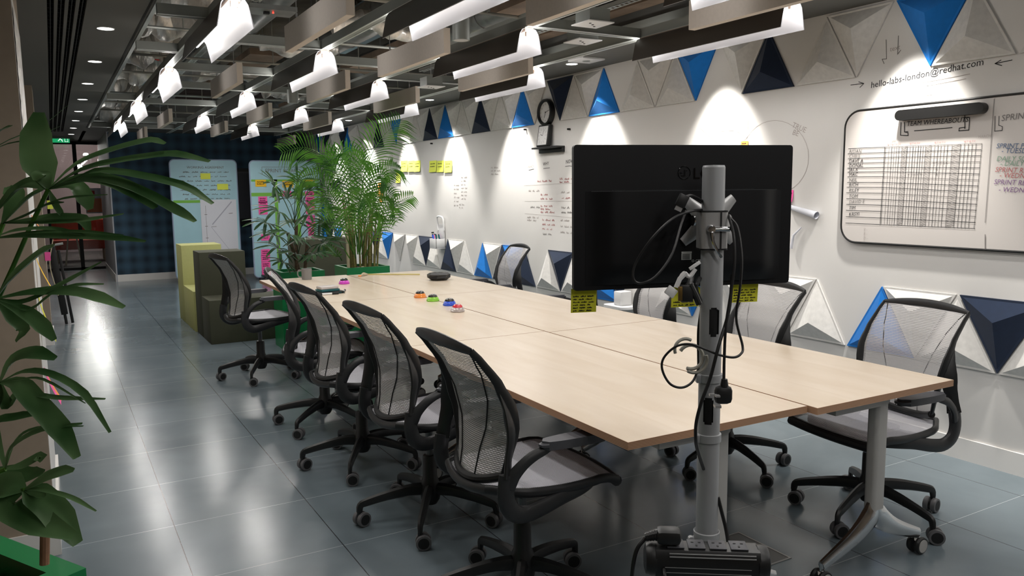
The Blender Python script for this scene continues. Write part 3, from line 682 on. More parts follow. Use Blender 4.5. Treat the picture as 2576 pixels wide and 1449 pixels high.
# writing straight on the wall
b = mb('ink'); Xs = XW - .0015
def wp(px, py): p = onx(px, py, XW - .0015); return (p.y, p.z)
def wl(pts, wd=.004): b.stroke([wp(*p) for p in pts], wd, lambda y, z: (XW - .0015, y, z))
def wt(body, px, py, size, px2=None, py2=None, m='ink_grey', slant=.1):
    y, z = wp(px, py); rot = 0
    if px2: y2, z2 = wp(px2, py2); rot = math.atan2(z2 - z, -(y2 - y))
    b.use(m); b.text(body, size, lambda a, c: (XW - .0015, y - a, z + c), (0, 0), slant=slant, rot=rot)
wt('hello-labs-london@redhat.com', 2190, 222, .0525, 2484, 161, m='ink')
b.use('ink'); wl([(2140, 214), (2172, 210)]); wl([(2160, 206), (2173, 210), (2163, 220)]); wl([(2546, 151), (2503, 160), (2518, 151)]); wl([(2503, 160), (2520, 165)])
b.use('ink_grey'); wl([(2229, 100), (2230, 148), (2219, 149)]); wl([(2219, 149), (2224, 160)]); wl([(2260, 90), (2258, 136), (2266, 126)]); wt('text', 2238, 130, .04, 2262, 124, m='ink_faint')
b.use('ink_faint')
for k, (x0, y0_, x1, y1_) in enumerate(((2320, 208, 2440, 186), (2330, 216, 2430, 198), (2345, 238, 2330, 240))): wl([(x0, y0_), (x1, y1_)], .003)
wt('TRUE', 1991, 319, .05, 2020, 332, m='ink_faint'); wt('BE', 1992, 338, .05, 2010, 344, m='ink_faint')
b.use('ink_faint')
wl([(1760 + 0, 322)] + [(1960 + 84 * math.cos(a) - 10, 395 - 92 * math.sin(a)) for a in [k * PI / 16 for k in range(17, -9, -1)]], .003)
wl([(1812, 330), (1850, 328), (1876, 345), (1890, 362)], .003); wl([(1882, 301), (1880, 345), (1862, 362)], .003)
for x0, y0_, h in ((1327, 424, 8), (1370, 416, 8), (1424, 412, 9)): pass
wt('WHO', 1327, 424, .045, 1343, 422, m='ink_faint'); wt('WHY', 1366, 417, .045, 1382, 414, m='ink'); wt('NOW', 1423, 412, .05, 1441, 409, m='ink')
b.use('ink'); wl([(1330, 428), (1343, 425)]); wl([(1367, 424), (1383, 422)]); wl([(1422, 419), (1432, 417), (1443, 419)])
b.use('ink_faint'); wl([(1318, 467), (1448, 460)], .0025); wl([(1320, 506), (1446, 506)], .0025); wl([(1320, 537), (1444, 548)], .0025)
def notes(px, py, wpx, rows, dy, m, size=.02, cols=1):
    for r_ in range(rows):
        y, z = wp(px, py + r_ * dy); y2, _ = wp(px + wpx * rnd.uniform(.6, 1), py + r_ * dy); x = 0
        while x < abs(y2 - y): ww = rnd.uniform(.03, .09); b.use(m); b.stroke([(y - p_[0], z + p_[1]) for p_ in scribble(x, 0, ww, size)], .0032, lambda a, c: (XW - .0015, a, c)); x += ww + .03
notes(1352, 458, 42, 1, 8, 'ink_red'); notes(1408, 452, 40, 2, 8, 'ink_red'); notes(1330, 482, 22, 1, 8, 'ink_faint'); notes(1360, 492, 32, 2, 10, 'ink_red'); notes(1411, 486, 34, 1, 8, 'ink_faint'); notes(1413, 500, 34, 1, 8, 'ink_red')
notes(1334, 523, 20, 1, 8, 'ink_grey'); notes(1360, 520, 32, 3, 7.5, 'ink_red'); notes(1412, 524, 34, 2, 12, 'ink_grey'); notes(1326, 548, 34, 2, 7, 'ink_faint'); notes(1364, 555, 30, 3, 11, 'ink_red'); notes(1410, 556, 32, 3, 15, 'ink_faint'); notes(1366, 590, 28, 1, 8, 'ink_grey')
notes(1160, 448, 16, 7, 9, 'ink_faint'); notes(1142, 468, 12, 6, 10, 'ink_faint'); notes(1235, 424, 26, 3, 8, 'ink_faint'); notes(1155, 516, 20, 2, 8, 'ink_faint'); notes(980, 388, 8, 4, 6, 'ink_faint', .03)
b.build('marker_writing', wall_right, smooth=0, recalc=False)

# ================================================================ clocks, shelf, small wall things
t = thing('wall_clock', 'round black-rimmed wall clock above the small black shelf', 'clock', (XW, .475, 2.255))
mw = Matrix(((0, 0, -1, 0), (-1, 0, 0, 0), (0, 1, 0, 0), (0, 0, 0, 1)))
b = mb('black_plastic'); b.lathe([(.105, .0), (.128, .0), (.132, .02), (.125, .05), (.112, .055), (.103, .035), (.1, .03)], seg=40, m=mw); b.build('rim', t)
b = mb('white_plastic'); b.lathe([(0, .028), (.105, .028), (.105, 0)], seg=32, m=mw); b.build('dial', t)
def clockface(b, R, x, t_=1):
    f = lambda a, c: (x, -a, c); b.use('ink')
    for k in range(12):
        a = k * PI / 6; sx, cx_ = math.sin(a), math.cos(a); b.text(str(12 if k == 0 else k), R * .2, f, (R * .78 * sx - R * .08, R * .78 * cx_ - R * .07))
        b.stroke([(R * .92 * sx, R * .92 * cx_), (R * .98 * sx, R * .98 * cx_)], .003, f)
b = mb('ink'); clockface(b, .1, -.030); f = lambda a, c: (-.031, -a, c); b.stroke([(0, 0), (.075, .018)], .004, f); b.stroke([(0, 0), (-.02, -.05)], .006, f); b.lathe([(0, .034), (.008, .031)], seg=12, m=mw); b.build('hands', t, smooth=0, recalc=False)
t = thing('wall_shelf', 'small black ledge shelf under the round clock', 'shelf', (XW, .395, 1.885))
b = mb('black_plastic'); b.span((-.1, -.215, .018), (0, .235, .035), .003); b.span((-.035, -.215, -.022), (0, .2, .018), .003); b.build('ledge', t)
t = thing('desk_clock', 'square black table clock leaning on the small wall shelf', 'clock', (XW - .06, .475, 1.922))
M2 = Matrix.Rotation(math.radians(9), 4, 'Y')
b = MB(M2).use('black_plastic'); b.span((-.02, -.1, 0), (.02, .1, .215), .008); b.build('case', t); b = MB(M2).use('white_plastic'); b.span((-.0225, -.082, .016), (-.019, .082, .198), .002); b.build('dial', t)
b = MB(M2 @ Matrix.Translation((0, 0, .107))).use('ink'); clockface(b, .082, -.0235); b.stroke([(0, 0), (.02, .055)], .004, lambda a, c: (-.024, -a, c)); b.stroke([(0, 0), (-.035, .01)], .005, lambda a, c: (-.024, -a, c)); b.build('hands', t, smooth=0, recalc=False)
for i, (px, py) in enumerate(((1324, 326), (1434, 325), (1320, 627 + 5), (1091, 587 - 2), (1088, 361), (1328, 633))):
    if i in (2,): continue
    p = onx(px, py, XW); b = mb('black_matte'); b.tube([(XW, p.y, p.z), (XW - .03, p.y, p.z)], .009, 8)
    tag(b.build('wall_peg'), ('', '')[0] + ['short black peg in the wall under the upper panels just beyond the clock', 'short black peg in the wall between the clock and the monitor', '', 'short black peg above the lower panels beside the white caddy', 'short black peg under the upper panels above the yellow notes', 'short black peg beside the lower blue and navy panels'][i], 'peg')
# white caddy hung on the lower panels
p = onx(1103, 600, XW - .06); t = thing('pen_caddy', 'white plastic caddy with a handle hung on the wall holding marker pens', 'caddy', (XW - .0, p.y, p.z))
b = mb('white_plastic'); b.span((-.02, -.09, -.02), (-.012, .09, .18), .003); b.tube(spline([(-.02, -.085, .1), (-.03, -.085, .24), (-.04, -.05, .275), (-.04, .05, .275), (-.03, .085, .24), (-.02, .085, .1)], 4), .011); b.build('handle', t)
b = mb('white_plastic')
for a, c in (((-.14, -.1, -.12), (-.132, .1, 0)), ((-.02, -.1, -.12), (-.012, .1, 0)), ((-.14, -.1, -.12), (-.012, -.092, 0)), ((-.14, .092, -.12), (-.012, .1, 0)), ((-.14, -.1, -.125), (-.012, .1, -.118))): b.span(a, c, .002)
b.build('tray', t)
for k, (y, mm) in enumerate(((-.05, 'teal'), (0, 'white_plastic'), (.045, 'buzz_blue'), (.07, 'note_pink'), (-.01, 'teal'))):
    q = p + Vector((0, 0, 0)); b = mb(mm); x = XW - .05 - .02 * (k % 3); b.tube([(x, p.y + y, p.z - .11), (x - .02, p.y + y + .02, p.z + .045)], .011, 10); b.use('black_plastic'); b.tube([(x - .02, p.y + y + .02, p.z + .045), (x - .0215, p.y + y + .0215, p.z + .055)], .009, 8)
    tag(b.build('marker_pen'), ['teal marker pen towards the camera side of the white caddy', 'white marker pen in the middle of the white caddy', 'blue marker pen in the white caddy', 'pink marker pen at the far side of the white caddy', 'second teal marker pen in the middle of the white caddy'][k], 'marker pen', 'marker pens in the white caddy')
# white box-shaped holder low on the wall behind the monitor
p = onx(1585, 765, XW); t = thing('wall_bracket', 'white rounded shelf bracket low on the wall behind the monitor', 'bracket', (XW, p.y, p.z))
b = mb('white_plastic'); b.prism(rrect(.2, .3, .06), .02, Matrix.Translation((-.1, 0, -.02))); b.span((-.14, -.05, 0), (-.02, .05, .12), .01); b.build('tray', t)

# ================================================================ sticky notes
def note(w_, h_, mname, curl=.012, n=5):
    b = mb(mname)
    b.grid(lambda u, v: (-.002 - curl * (1 - v) ** 2, (u - .5) * w_, (v - 1) * h_), 2, n); b.grid(lambda u, v: (-.0015 - curl * (1 - v) ** 2, (u - .5) * w_, (v - 1) * h_), 2, n); return b
def wall_note(px0, px1, py0, py1, mname, label, words_=2, curl=.014, x=XW, group=None):
    a = onx(px0, py0, x); c = onx(px1, py0, x); d = onx((px0 + px1) / 2, py1, x); w_ = abs(a.y - c.y); h_ = a.z - d.z
    t = thing('sticky_note', label, 'sticky note', (x - .001, (a.y + c.y) / 2, a.z), group=group)
    note(w_, h_, mname, curl).build('sheet', t, smooth=0, recalc=False); b = mb('ink')
    for k in range(words_): b.stroke(scribble(-w_ * .35, -h_ * (.3 + .5 * k / max(1, words_)), w_ * .6, h_ * .1), .0025, lambda q, r_: (-.004 - curl * (1 - (1 + r_ / h_)) ** 2, -q, r_))
    b.build('handwriting', t, smooth=0, recalc=False)
G = 'yellow notes on the wall'
wall_note(997, 1008, 433, 460, 'notepad_yellow', 'lime yellow sticky note hanging lowest beside the tall palm', group=G)
wall_note(1009, 1026, 405, 432, 'notepad_yellow', 'lime yellow sticky note in the brightest pool of light', group=G)
wall_note(1027, 1043, 405, 432, 'notepad_yellow', 'lime yellow sticky note, first of the touching pair', group=G)
wall_note(1043, 1058, 405, 432, 'notepad_yellow', 'lime yellow sticky note, second of the touching pair', group=G)
wall_note(1081, 1099, 405, 433, 'notepad_yellow', 'lime yellow sticky note, first of the row of three', group=G)
wall_note(1100, 1117, 405, 433, 'notepad_yellow', 'lime yellow sticky note, middle of the row of three', group=G)
wall_note(1119, 1138, 405, 434, 'notepad_yellow', 'lime yellow sticky note, last of the row of three towards the clock', group=G)
wall_note(951, 966, 459, 493, 'note_orange', 'large orange sticky note behind the tall palm', group='orange notes on the wall')
wall_note(955, 962, 494, 508, 'note_orange', 'small orange sticky note under the large orange one', 1, group='orange notes on the wall')
wall_note(1865, 1883, 356, 376, 'note_orange', 'orange sticky note peeping over the top of the monitor', 1, group='orange notes on the wall')
wall_note(1984, 1997, 478, 508, 'note_pink', 'pink sticky note beside the monitor on the white wall', 1)
# curled paper strips on the wall beside the monitor
b = mb('paper'); p = onx(1985, 520, XW - .016); q = onx(2054, 542, XW - .026); b.tube([p, q], [.014, .024], 14, caps=False, flat=(1, 1)); tag(b.build('paper_roll'), 'loose curled white paper tube stuck to the wall beside the monitor', 'paper')
b = mb('paper'); b.tube([onx(1990, 625, XW - .02), onx(1996, 592, XW - .02), onx(2016, 572, XW - .01)], [.010, .008, .003], 10, caps=False); tag(b.build('paper_curl'), 'small peeling paper curl under the white paper tube', 'paper')
# ================================================================ tables
def table():
    t = thing('meeting_table', '', 'table', group='birch topped tables pushed together in two rows')
    Wd, Ln = .785, 1.7605
    b = mb('ply_edge'); b.span((-Wd / 2, -Ln / 2, .715), (Wd / 2, Ln / 2, .7397)); b.use('birch'); b.poly([(-Wd / 2 + .001, -Ln / 2 + .001, .74), (Wd / 2 - .001, -Ln / 2 + .001, .74), (Wd / 2 - .001, Ln / 2 - .001, .74), (-Wd / 2 + .001, Ln / 2 - .001, .74)])
    b.build('tabletop', t, smooth=0)
    b = mb('leg_grey'); b.span((-.03, -Ln / 2 + .2, .67), (.03, Ln / 2 - .2, .70)); b.build('crossbar', t)
    for sy in (-1, 1):
        y = sy * (Ln / 2 - .085)
        b = mb('leg_grey'); b.prism(rrect(.068, .05, .015, 4), .435, Matrix.Translation((.055, y, .255)))
        b.prism([(-.22, 0), (.075, 0), (.089, .012), (.089, .045), (-.22, .045)], .05, Matrix.Translation((0, y + .025, .67)) @ Matrix.Rotation(PI / 2, 4, 'X'))
        b.span((-.25, y - .04, .700), (.2, y + .04, .714)); L = b.build('leg_column', t)
        for sx in (-1, 1):
            b = mb('chrome')
            p = [Vector((.055, y, .275)), Vector((.055 + sx * .028, y, .215)), Vector((.055 + sx * .13, y, .15)), Vector((.055 + sx * .29, y, .085))]
            b.tube(spline(p, 4), [.036, .038, .042, .046, .047, .045, .042, .038, .035, .032, .029, .026, .023], 10, flat=(.58, 1.0), up=(sx * .4, 0, 1)); f = b.build('foot', t)
            b = mb('black_plastic'); cx = .055 + sx * .29
            for d in (-.017, .017): b.lathe([(0, -.009), (.033, -.009), (.036, 0), (.033, .009), (0, .009)], seg=20, m=Matrix.Translation((cx, y + d, .0365)) @ Matrix.Rotation(PI / 2, 4, 'X'))
            b.use('chrome'); b.tube([(cx, y, .06), (cx, y, .1)], .009); b.tube([(cx, y - .012, .055), (cx, y + .012, .055)], .016, 8); b.use('leg_grey')
            for d in (-.0275, .0275): b.lathe([(0, -.002), (.027, -.001), (.027, .001), (0, .002)], seg=18, m=Matrix.Translation((cx, y + d, .0365)) @ Matrix.Rotation(PI / 2, 4, 'X'))
            b.build('caster', f)
    return t
TR = math.radians(-.83)
tb = table(); first = True
for r_, (x0, off) in enumerate(((1.4735, 0.02), (2.2655, -.03))):
    for k, pos in enumerate(('camera end', 'middle', 'far end')):
        yc = -4.355 + off + .881 + 1.764 * k; x = x0 + (yc + 4.35) * .0145
        o = tb if first else copy_tree(tb, (x, yc, 0)); o.location = (x, yc, 0); o.rotation_euler = (0, 0, TR); first = False
        o['label'] = f"birch topped table at the {pos} of the row beside the {'aisle chairs' if r_ == 0 else 'panelled wall'}"

# ================================================================ task chairs
def task_chair():
    t = thing('task_chair', '', 'office chair', group='grey mesh task chairs around the tables')
    b = mb('black_plastic'); b.lathe([(0, .07), (.03, .07), (.042, .09), (.046, .13), (.04, .17), (.032, .19), (.031, .28), (.028, .29), (0, .29)], seg=20); b.build('hub', t)
    b = mb('lift_grey'); b.tube([(0, 0, .28), (0, 0, .43)], .0155, 16); b.build('gas_lift', t)
    for k in range(5):
        a = PI / 2 + .35 + k * 2 * PI / 5; d = Vector((math.cos(a), math.sin(a), 0))
        b = mb('black_plastic'); pts = [d * .025 + Vector((0, 0, .137)), d * .10 + Vector((0, 0, .139)), d * .2 + Vector((0, 0, .124)), d * .28 + Vector((0, 0, .106)), d * .307 + Vector((0, 0, .094)), d * .313 + Vector((0, 0, .065))]
        b.tube(spline(pts, 3), [.030, .029, .028, .026, .025, .024, .022, .021, .02, .019, .018, .017, .016, .015, .014, .013][:16], 8, flat=(.75, 1.0)); l = b.build('leg', t)
        ca = a + (.9, -.7, 2.1, .2, 1.4)[k]; s_ = Vector((math.cos(ca), math.sin(ca), 0)); c = d * .313 + Vector((0, 0, .0325)) + Vector((-s_.y, s_.x, 0)) * .012
        b = mb('black_plastic'); ax = Vector((0, 0, 1)).rotation_difference(s_).to_matrix().to_4x4()
        for e in (-1, 1):
            m_ = Matrix.Translation(c + s_ * .0165 * e) @ ax
            b.use('caster_grey'); b.lathe([(.023, -.0105), (.031, -.0095), (.0325, 0), (.031, .0095), (.023, .0105)], seg=20, m=m_); b.use('black_matte'); b.lathe([(0, -.011), (.023, -.0105)], seg=20, m=m_); b.lathe([(.023, .0105), (0, .011)], seg=20, m=m_)
        b.use('black_plastic'); b.tube([c - s_ * .009, c + s_ * .009], .024, 12); b.tube([d * .313 + Vector((0, 0, .07)), d * .313 + Vector((0, 0, .035))], .011, 8); b.build('caster', l)
    b = mb('chair_frame'); b.prism(rrect(.15, .22, .04), .045, Matrix.Translation((0, .0, .42))); b.lathe([(0, .40), (.035, .405), (.05, .425)], seg=16); b.build('mechanism', t)
    for sx in (-1, 1):
        X = .236 * sx
        pts = [(.07 * sx, .20, .468), (.17 * sx, .18, .468), (X * .93, .11, .466), (X, .02, .456), (X * 1.02, -.07, .436), (X * 1.03, -.135, .430), (X * 1.05, -.18, .455), (X * 1.05, -.198, .505), (X * 1.04, -.19, .57)]
        b = mb('chair_frame'); n_ = (len(pts) - 1) * 4 + 1; b.tube(spline(pts, 4), [.019 + .009 * min(1, i / 18) for i in range(n_)], 12, flat=(.62, 1.05)); b.build('yoke', t)
        pts = [(X * 1.05, -.192, .535), (X * 1.10, -.165, .580), (X * 1.14, -.115, .622), (X * 1.15, -.05, .642)]
        b = mb('chair_frame'); b.tube(spline(pts, 4), [.027, .025, .023, .021, .020, .019, .018, .018, .018, .017, .016, .014, .010], 10, flat=(.6, 1)); b.build('arm_post', t)
        b = mb('chair_grey'); ol = []
        for k in range(28):
            q = 2 * PI * k / 28; yy = math.sin(q); cx = math.cos(q); ol.append(((.033 + .005 * yy) * (abs(cx) ** .7) * (1 if cx > 0 else -1), .135 * (abs(yy) ** .8) * (1 if yy > 0 else -1)))
        b.prism(ol, .028, Matrix.Translation((X * 1.15, .045, .640))); bmesh.ops.bevel(b.bm, geom=[e for e in b.bm.edges if abs(e.verts[0].co.z - e.verts[1].co.z) < 1e-4], offset=.010, segments=3, affect='EDGES'); b.build('armrest', t)
        pts = [(X * 1.04, -.190, .56), (X * 1.01, -.182, .62), (X * .98, -.168, .69), (X * .95, -.176, .76), (X * .92, -.2, .83)]
        b = mb('black_plastic'); b.tube(spline(pts, 4), [.023, .022, .021, .020, .020, .021, .022, .024, .026, .026, .025, .022, .019, .015, .012, .008, .005], 10, flat=(.42, 1.25)); b.build('back_post', t)
    def seat(u, v):       # u -1..1, v 0 back .. 1 front
        hw = .195 + .045 * math.sin(min(1, v * 1.2) * PI * .6) - .012 * max(0, v - .8) * 4
        y = -.215 + .455 * v + .022 * (1 - abs(u) ** 2) * v - .02 * (1 - abs(u) ** 2) * (1 - v) ** 3
        z = .487 + .016 * u * u * (1 - v) - .012 * math.sin(v * PI) + .014 * v - (.024 * max(0, (v - .82) / .18) ** 2)
        return (hw * u * (1 - max(0, .2 - v) / .2 * .25), y, z)
    b = mb('mesh_seat'); b.grid(lambda a, c: seat(a * 2 - 1, c), 16, 18); b.build('seat_mesh', t, smooth=80, recalc=False)
    rim = [seat(-1, v / 12) for v in range(13)] + [seat(u / 8, 1) for u in range(-6, 7, 2)] + [seat(1, 1 - v / 12) for v in range(13)] + [seat(-u / 8, 0) for u in range(-6, 7, 2)]
    b = mb('chair_frame'); b.tube([Vector(p) + Vector((0, 0, -.008)) for p in rim], .0135, 10, closed=True, flat=(.9, 1.2)); b.tube([Vector(seat(u / 8 * .98, 1)) + Vector((0, .004, -.016)) for u in range(-8, 9)], .019, 10); b.build('seat_frame', t)
    b = mb('black_matte'); b.grid(lambda a, c: ((a - .5) * .34, -.10 + .3 * c, .462 - .012 * math.sin(a * PI)), 8, 6); b.grid(lambda a, c: ((a - .5) * .34, -.10 + .3 * c, .45 - .018 * math.sin(a * PI)), 8, 6); b.build('seat_pan', t)
    YV = [(0, -.205), (.15, -.19), (.35, -.178), (.55, -.19), (.75, -.225), (.9, -.268), (1.0, -.305)]
    def yb(v):
        for (a, ya), (c, yc) in zip(YV, YV[1:]):
            if v <= c: f = (v - a) / (c - a); f = f * f * (3 - 2 * f) * .35 + f * .65; return ya + (yc - ya) * f
        return YV[-1][1]
    def back(u, v):
        hw = .163 + .055 * math.sin(min(1, v / .65) * PI * .5) - .006 * max(0, v - .6) / .4
        z = .535 + .43 * v - .035 * (1 - v) ** 3 * (1 - abs(u) ** 2) + .01 * v ** 4 * (1 - abs(u) ** 2)
        y = yb(v) - .012 + .055 * abs(u) ** 2 * (1 - .55 * v)
        return (hw * u, y, z)
    b = mb('mesh_back'); b.grid(lambda a, c: back(a * 2 - 1, c), 16, 26); b.build('back_mesh', t, smooth=80, recalc=False)
    b = mb('black_plastic')
    for sx in (-1, 1): b.tube([back(sx, v / 16) for v in range(17)], [.012, .0125, .0135, .015, .018, .021, .024, .026, .026, .024, .021, .018, .016, .014, .013, .012, .011], 10, flat=(.45, 1), up=(0, 1, 0))
    b.tube([back(u / 10, 0) for u in range(-10, 11)], .0155, 10); b.build('back_frame', t)
    b = mb('chair_frame'); b.tube([Vector(back(u / 10, 1)) + Vector((0, 0, .003 * (1 - (u / 10) ** 2))) for u in range(-10, 11)], [.010 + .010 * (1 - (u / 10) ** 2) for u in range(-10, 11)], 10, flat=(.5, 1.1)); b.build('top_rail', t)
    for sx in (-1, 1):
        b = mb('black_matte'); b.tube([Vector(back(sx * (.93 - .60 * min(1, (1 - v / 14) * 1.2) ** .8), v / 14)) + Vector((0, -.002, 0)) for v in range(14, -1, -1)], .0026, 6); b.build('seam', t)
    return t
ch = task_chair(); first = True
# (hub x, hub y, heading of the seat front in degrees from +y towards -x, label)
CH = [(1.03, -3.78, -91, 'grey mesh task chair facing the table beside the monitor stand'),
      (1.04, -2.93, -88, 'grey mesh task chair on the aisle side, second from the camera'),
      (1.02, -2.06, -87, 'grey mesh task chair on the aisle side, middle one of the row'),
      (1.07, -1.20, -105, 'grey mesh task chair on the aisle side seen almost edge-on between two others'),
      (1.02, .40, -82, 'grey mesh task chair in front of the dark olive step block'),
      (2.77, -3.96, 84, 'grey mesh task chair by the panelled wall, partly under the table corner'),
      (2.70, -3.14, 78, 'grey mesh task chair by the panelled wall just behind the grey pole'),
      (2.90, -2.05, 78, 'grey mesh task chair by the panelled wall under the middle of the monitor'),
      (3.0, -1.10, 70, 'grey mesh task chair by the panelled wall mostly hidden by the monitor edge'),
      (3.12, .30, 84, 'grey mesh task chair by the panelled wall near the black speaker puck')]
for x, y, a, lab in CH:
    o = ch if first else copy_tree(ch, (x, y, 0)); o.location = (x, y, 0); o.rotation_euler = (0, 0, math.radians(a)); o.scale = (1.04,) * 3; o['label'] = lab; first = False
    low = .055 if x > 2.7 and y < -3.5 else (.035 if x > 2.5 else 0)      # gas lifts of the far side chairs are set lower
    for k in [k for k in COL.objects if k.parent == o]:
        if low and not k.name.startswith(('leg', 'hub')): k.location = (0, 0, -low)

# ================================================================ seat blocks behind the tables
def block(name, mname, x0, x1, y0, y1, z, label, grp):
    b = mb(mname); b.span((0, 0, 0), (x1 - x0, y1 - y0, z), .004); o = b.build(name); o.location = (x0, y0, 0); return tag(o, label, 'seating block', grp)
block('seating_block', 'olive', .905, 1.72, 2.10, 2.555, .443, 'low dark olive step block in front of the tall dark olive block', 'olive and lime seating blocks')
block('seating_block', 'olive', .905, 1.365, 2.56, 2.97, .895, 'tall dark olive block behind the low dark step', 'olive and lime seating blocks')
block('seating_block', 'lime', .885, 1.33, 2.975, 3.72, .444, 'low lime green step block behind the tall dark olive block', 'olive and lime seating blocks')
block('seating_block', 'lime', .885, 1.33, 3.725, 4.17, .907, 'tall lime green block at the aisle', 'olive and lime seating blocks')
block('seating_block', 'olive', 2.30, 3.05, 4.0, 4.45, .90, 'tall dark olive block behind the two planted palms', 'olive and lime seating blocks')

# ================================================================ glass boards and screen at the far wall
def board(name, x0, y, wd, hgt, z0, label):
    t = thing(name, label, 'glass board', (x0, y, 0))
    b = mb('board_glass'); M3 = Matrix.Translation((wd / 2, .02, z0 + hgt / 2)) @ Matrix.Rotation(PI / 2, 4, 'X'); b.prism(rrect(wd, hgt, .07, 6), .03, M3); b.build('pane', t)
    b = mb('board_frame'); b.tube([M3 @ Vector((p[0], p[1], .015)) for p in rrect(wd + .004, hgt + .004, .07, 6)], .017, 8, closed=True, up=(0, 1, 0)); b.build('rim', t)
    for x in (.12, wd - .12):
        b = mb('black_plastic'); b.span((x - .02, -.25, .06), (x + .02, .25, .09), .004)
        for yy in (-.22, .22): b.tube([(x - .012, yy, .03), (x + .012, yy, .03)], .03, 12)
        b.tube([(x, 0, .06), (x, 0, z0 + .1)], .015); b.build('foot', t)
    return t
ta = board('glass_board', 1.37, 8.25, 1.06, 2.0, .07, 'pale blue glass board on castors with a white flip chart sheet taped on')
fa = lambda a, c: (a, -.0125, c)
b = mb('tape_green'); b.stroke([(.03, 1.375), (.44, 1.375)], .045, fa); b.build('green_tape', ta, smooth=0)
b = mb('paper'); b.poly([(.44, -.015, .1), (1.03, -.015, .1), (1.03, -.015, 1.40), (.44, -.015, 1.40)]); b.use('paper_line'); fb = lambda a, c: (a, -.017, c)
b.stroke([(.62, .98), (.95, 1.36)], .018, fb); b.stroke([(.6, .93), (1.0, .35)], .006, fb); b.use('ink_grey'); b.stroke([(.52, .3), (.52, 1.3)], .004, fb); b.stroke([(.6, .94), (.68, .94)], .006, fb); b.stroke([(.9, 1.16), (.96, 1.165)], .008, fb)
for k in range(5): b.stroke([(.5, .35 + .2 * k), (.54, .35 + .2 * k)], .008, fb)
b.build('flip_chart_sheet', ta, smooth=0, recalc=False)
b = mb('ink_grey')
for r_ in range(7):
    z = 1.86 - .075 * r_; x = .12 + .08 * rnd.random()
    while x < .92: ww = rnd.uniform(.04, .12); b.stroke(scribble(x, z, ww, .025), .004, fa); x += ww + .04
b.text('WORKING AGREEMENT', .055, fa, (.26, 1.93)); b.use('notepad_yellow'); b.box((.55, -.016, 1.8), (.16, .002, .1)); b.box((.82, -.016, 1.62), (.18, .002, .1)); b.build('handwriting', ta, smooth=0, recalc=False)
tb2 = board('glass_board', 2.6, 7.95, 1.2, 2.0, .05, 'pale blue glass board with green tape columns and pink notes behind the palms')
b = mb('tape_green')
for z in (1.72, 1.60 - .12): b.stroke([(.02, z), (1.18, z)], .06 if z < 1.6 else .035, fa)
for x in (.42, .80): b.stroke([(x, 1.72), (x, .1)], .06, fa)
b.build('green_tape', tb2, smooth=0); b = mb('ink_grey'); b.text('SPRINT BOARD', .09, fa, (.25, 1.86)); b.stroke([(.2, 1.82), (.2, 1.95), (.95, 1.95), (.95, 1.82)], .006, fa); b.build('handwriting', tb2, smooth=0)
def bnote(px, py, wpx, hpx, mname, label, words_=2, y=7.935):
    a = ony(px - wpx / 2, py - hpx / 2, y); c = ony(px + wpx / 2, py + hpx / 2, y); t = thing('sticky_note', label, 'sticky note', ((a.x + c.x) / 2, y, (a.z + c.z) / 2), group='notes on the taped glass board')
    w_, h_ = abs(c.x - a.x), abs(a.z - c.z); b = mb(mname); b.box((0, 0, 0), (w_, .004, h_)); b.build('sheet', t, smooth=0); b = mb('ink')
    for k in range(words_): b.stroke(scribble(-w_ * .35, h_ * (.15 - .3 * k), w_ * .65, h_ * .12), .005, lambda q, r_: (q, -.0035, r_))
    b.build('handwriting', t, smooth=0, recalc=False)
for i, (px, py) in enumerate(((656, 461), (724, 463), (778, 461))): bnote(px, py, 28, 17, 'note_amber', ('first', 'middle', 'last')[i] + ' amber note of the top row on the taped glass board')
for i, (px, py) in enumerate(((661, 502), (662, 515), (662, 532), (668, 597), (668, 635), (668, 650), (669, 667), (670, 683))): bnote(px, py, 23, 15, 'note_pink', ORD[i] + ' pink note from the top of the first column on the taped glass board')
bnote(722, 487, 23, 13, 'note_pink', 'single pink note in the middle column of the taped glass board')
for i, py in enumerate((488, 502, 516, 532, 548, 563, 579, 592, 612, 640, 660, 676)): bnote(779 + i * .6, py, 23 if i < 6 else 15, 13, 'note_pink', ORD[i] + ' pink note from the top of the last column on the taped glass board')
t = thing('wall_screen', 'wide dark display screen on the far wall between the two glass boards', 'display', (2.65, YF, 1.44))
b = mb('black_matte'); b.span((-.8, -.07, -.52), (.8, -.02, .52), .004); b.build('bezel', t); b = mb('screen_grey'); b.span((-.77, -.073, -.40), (.77, -.069, .46)); b.build('screen', t, smooth=0); b = mb('black_plastic'); b.span((-.1, -.02, -.1), (.1, 0, .1)); b.build('bracket', t)

# ================================================================ things on the tables
ZT = .7402
def buzzer(px, py, base, dome, label):
    p = onz(px, py, ZT); t = thing('answer_buzzer', label, 'buzzer', (p.x, p.y, ZT), group='coloured answer buzzers')
    b = mb(base); b.lathe([(0, 0), (.043, 0), (.046, .004), (.045, .010), (.041, .013), (.042, .016), (.035, .028), (.030, .031), (0, .031)], seg=32); b.build('base', t)
    b = mb(dome); b.lathe([(.032, .028), (.0325, .033), (.028, .041), (.018, .047), (0, .049)], seg=28); b.build('button', t)
    b = mb('white_plastic'); b.lathe([(.008, .0492), (.012, .049), (.012, .0495), (.008, .0497)], seg=16)
    for k in range(3): a = k * 2.1; b.box((.02 * math.cos(a), .02 * math.sin(a), .0462), (.008, .004, .002))
    b.build('mark', t)
buzzer(866, 714, 'buzz_magenta', 'buzz_black', 'magenta answer buzzer by itself on the table near the mug'); buzzer(1057, 748, 'buzz_orange', 'buzz_black', 'orange answer buzzer on the table seam')
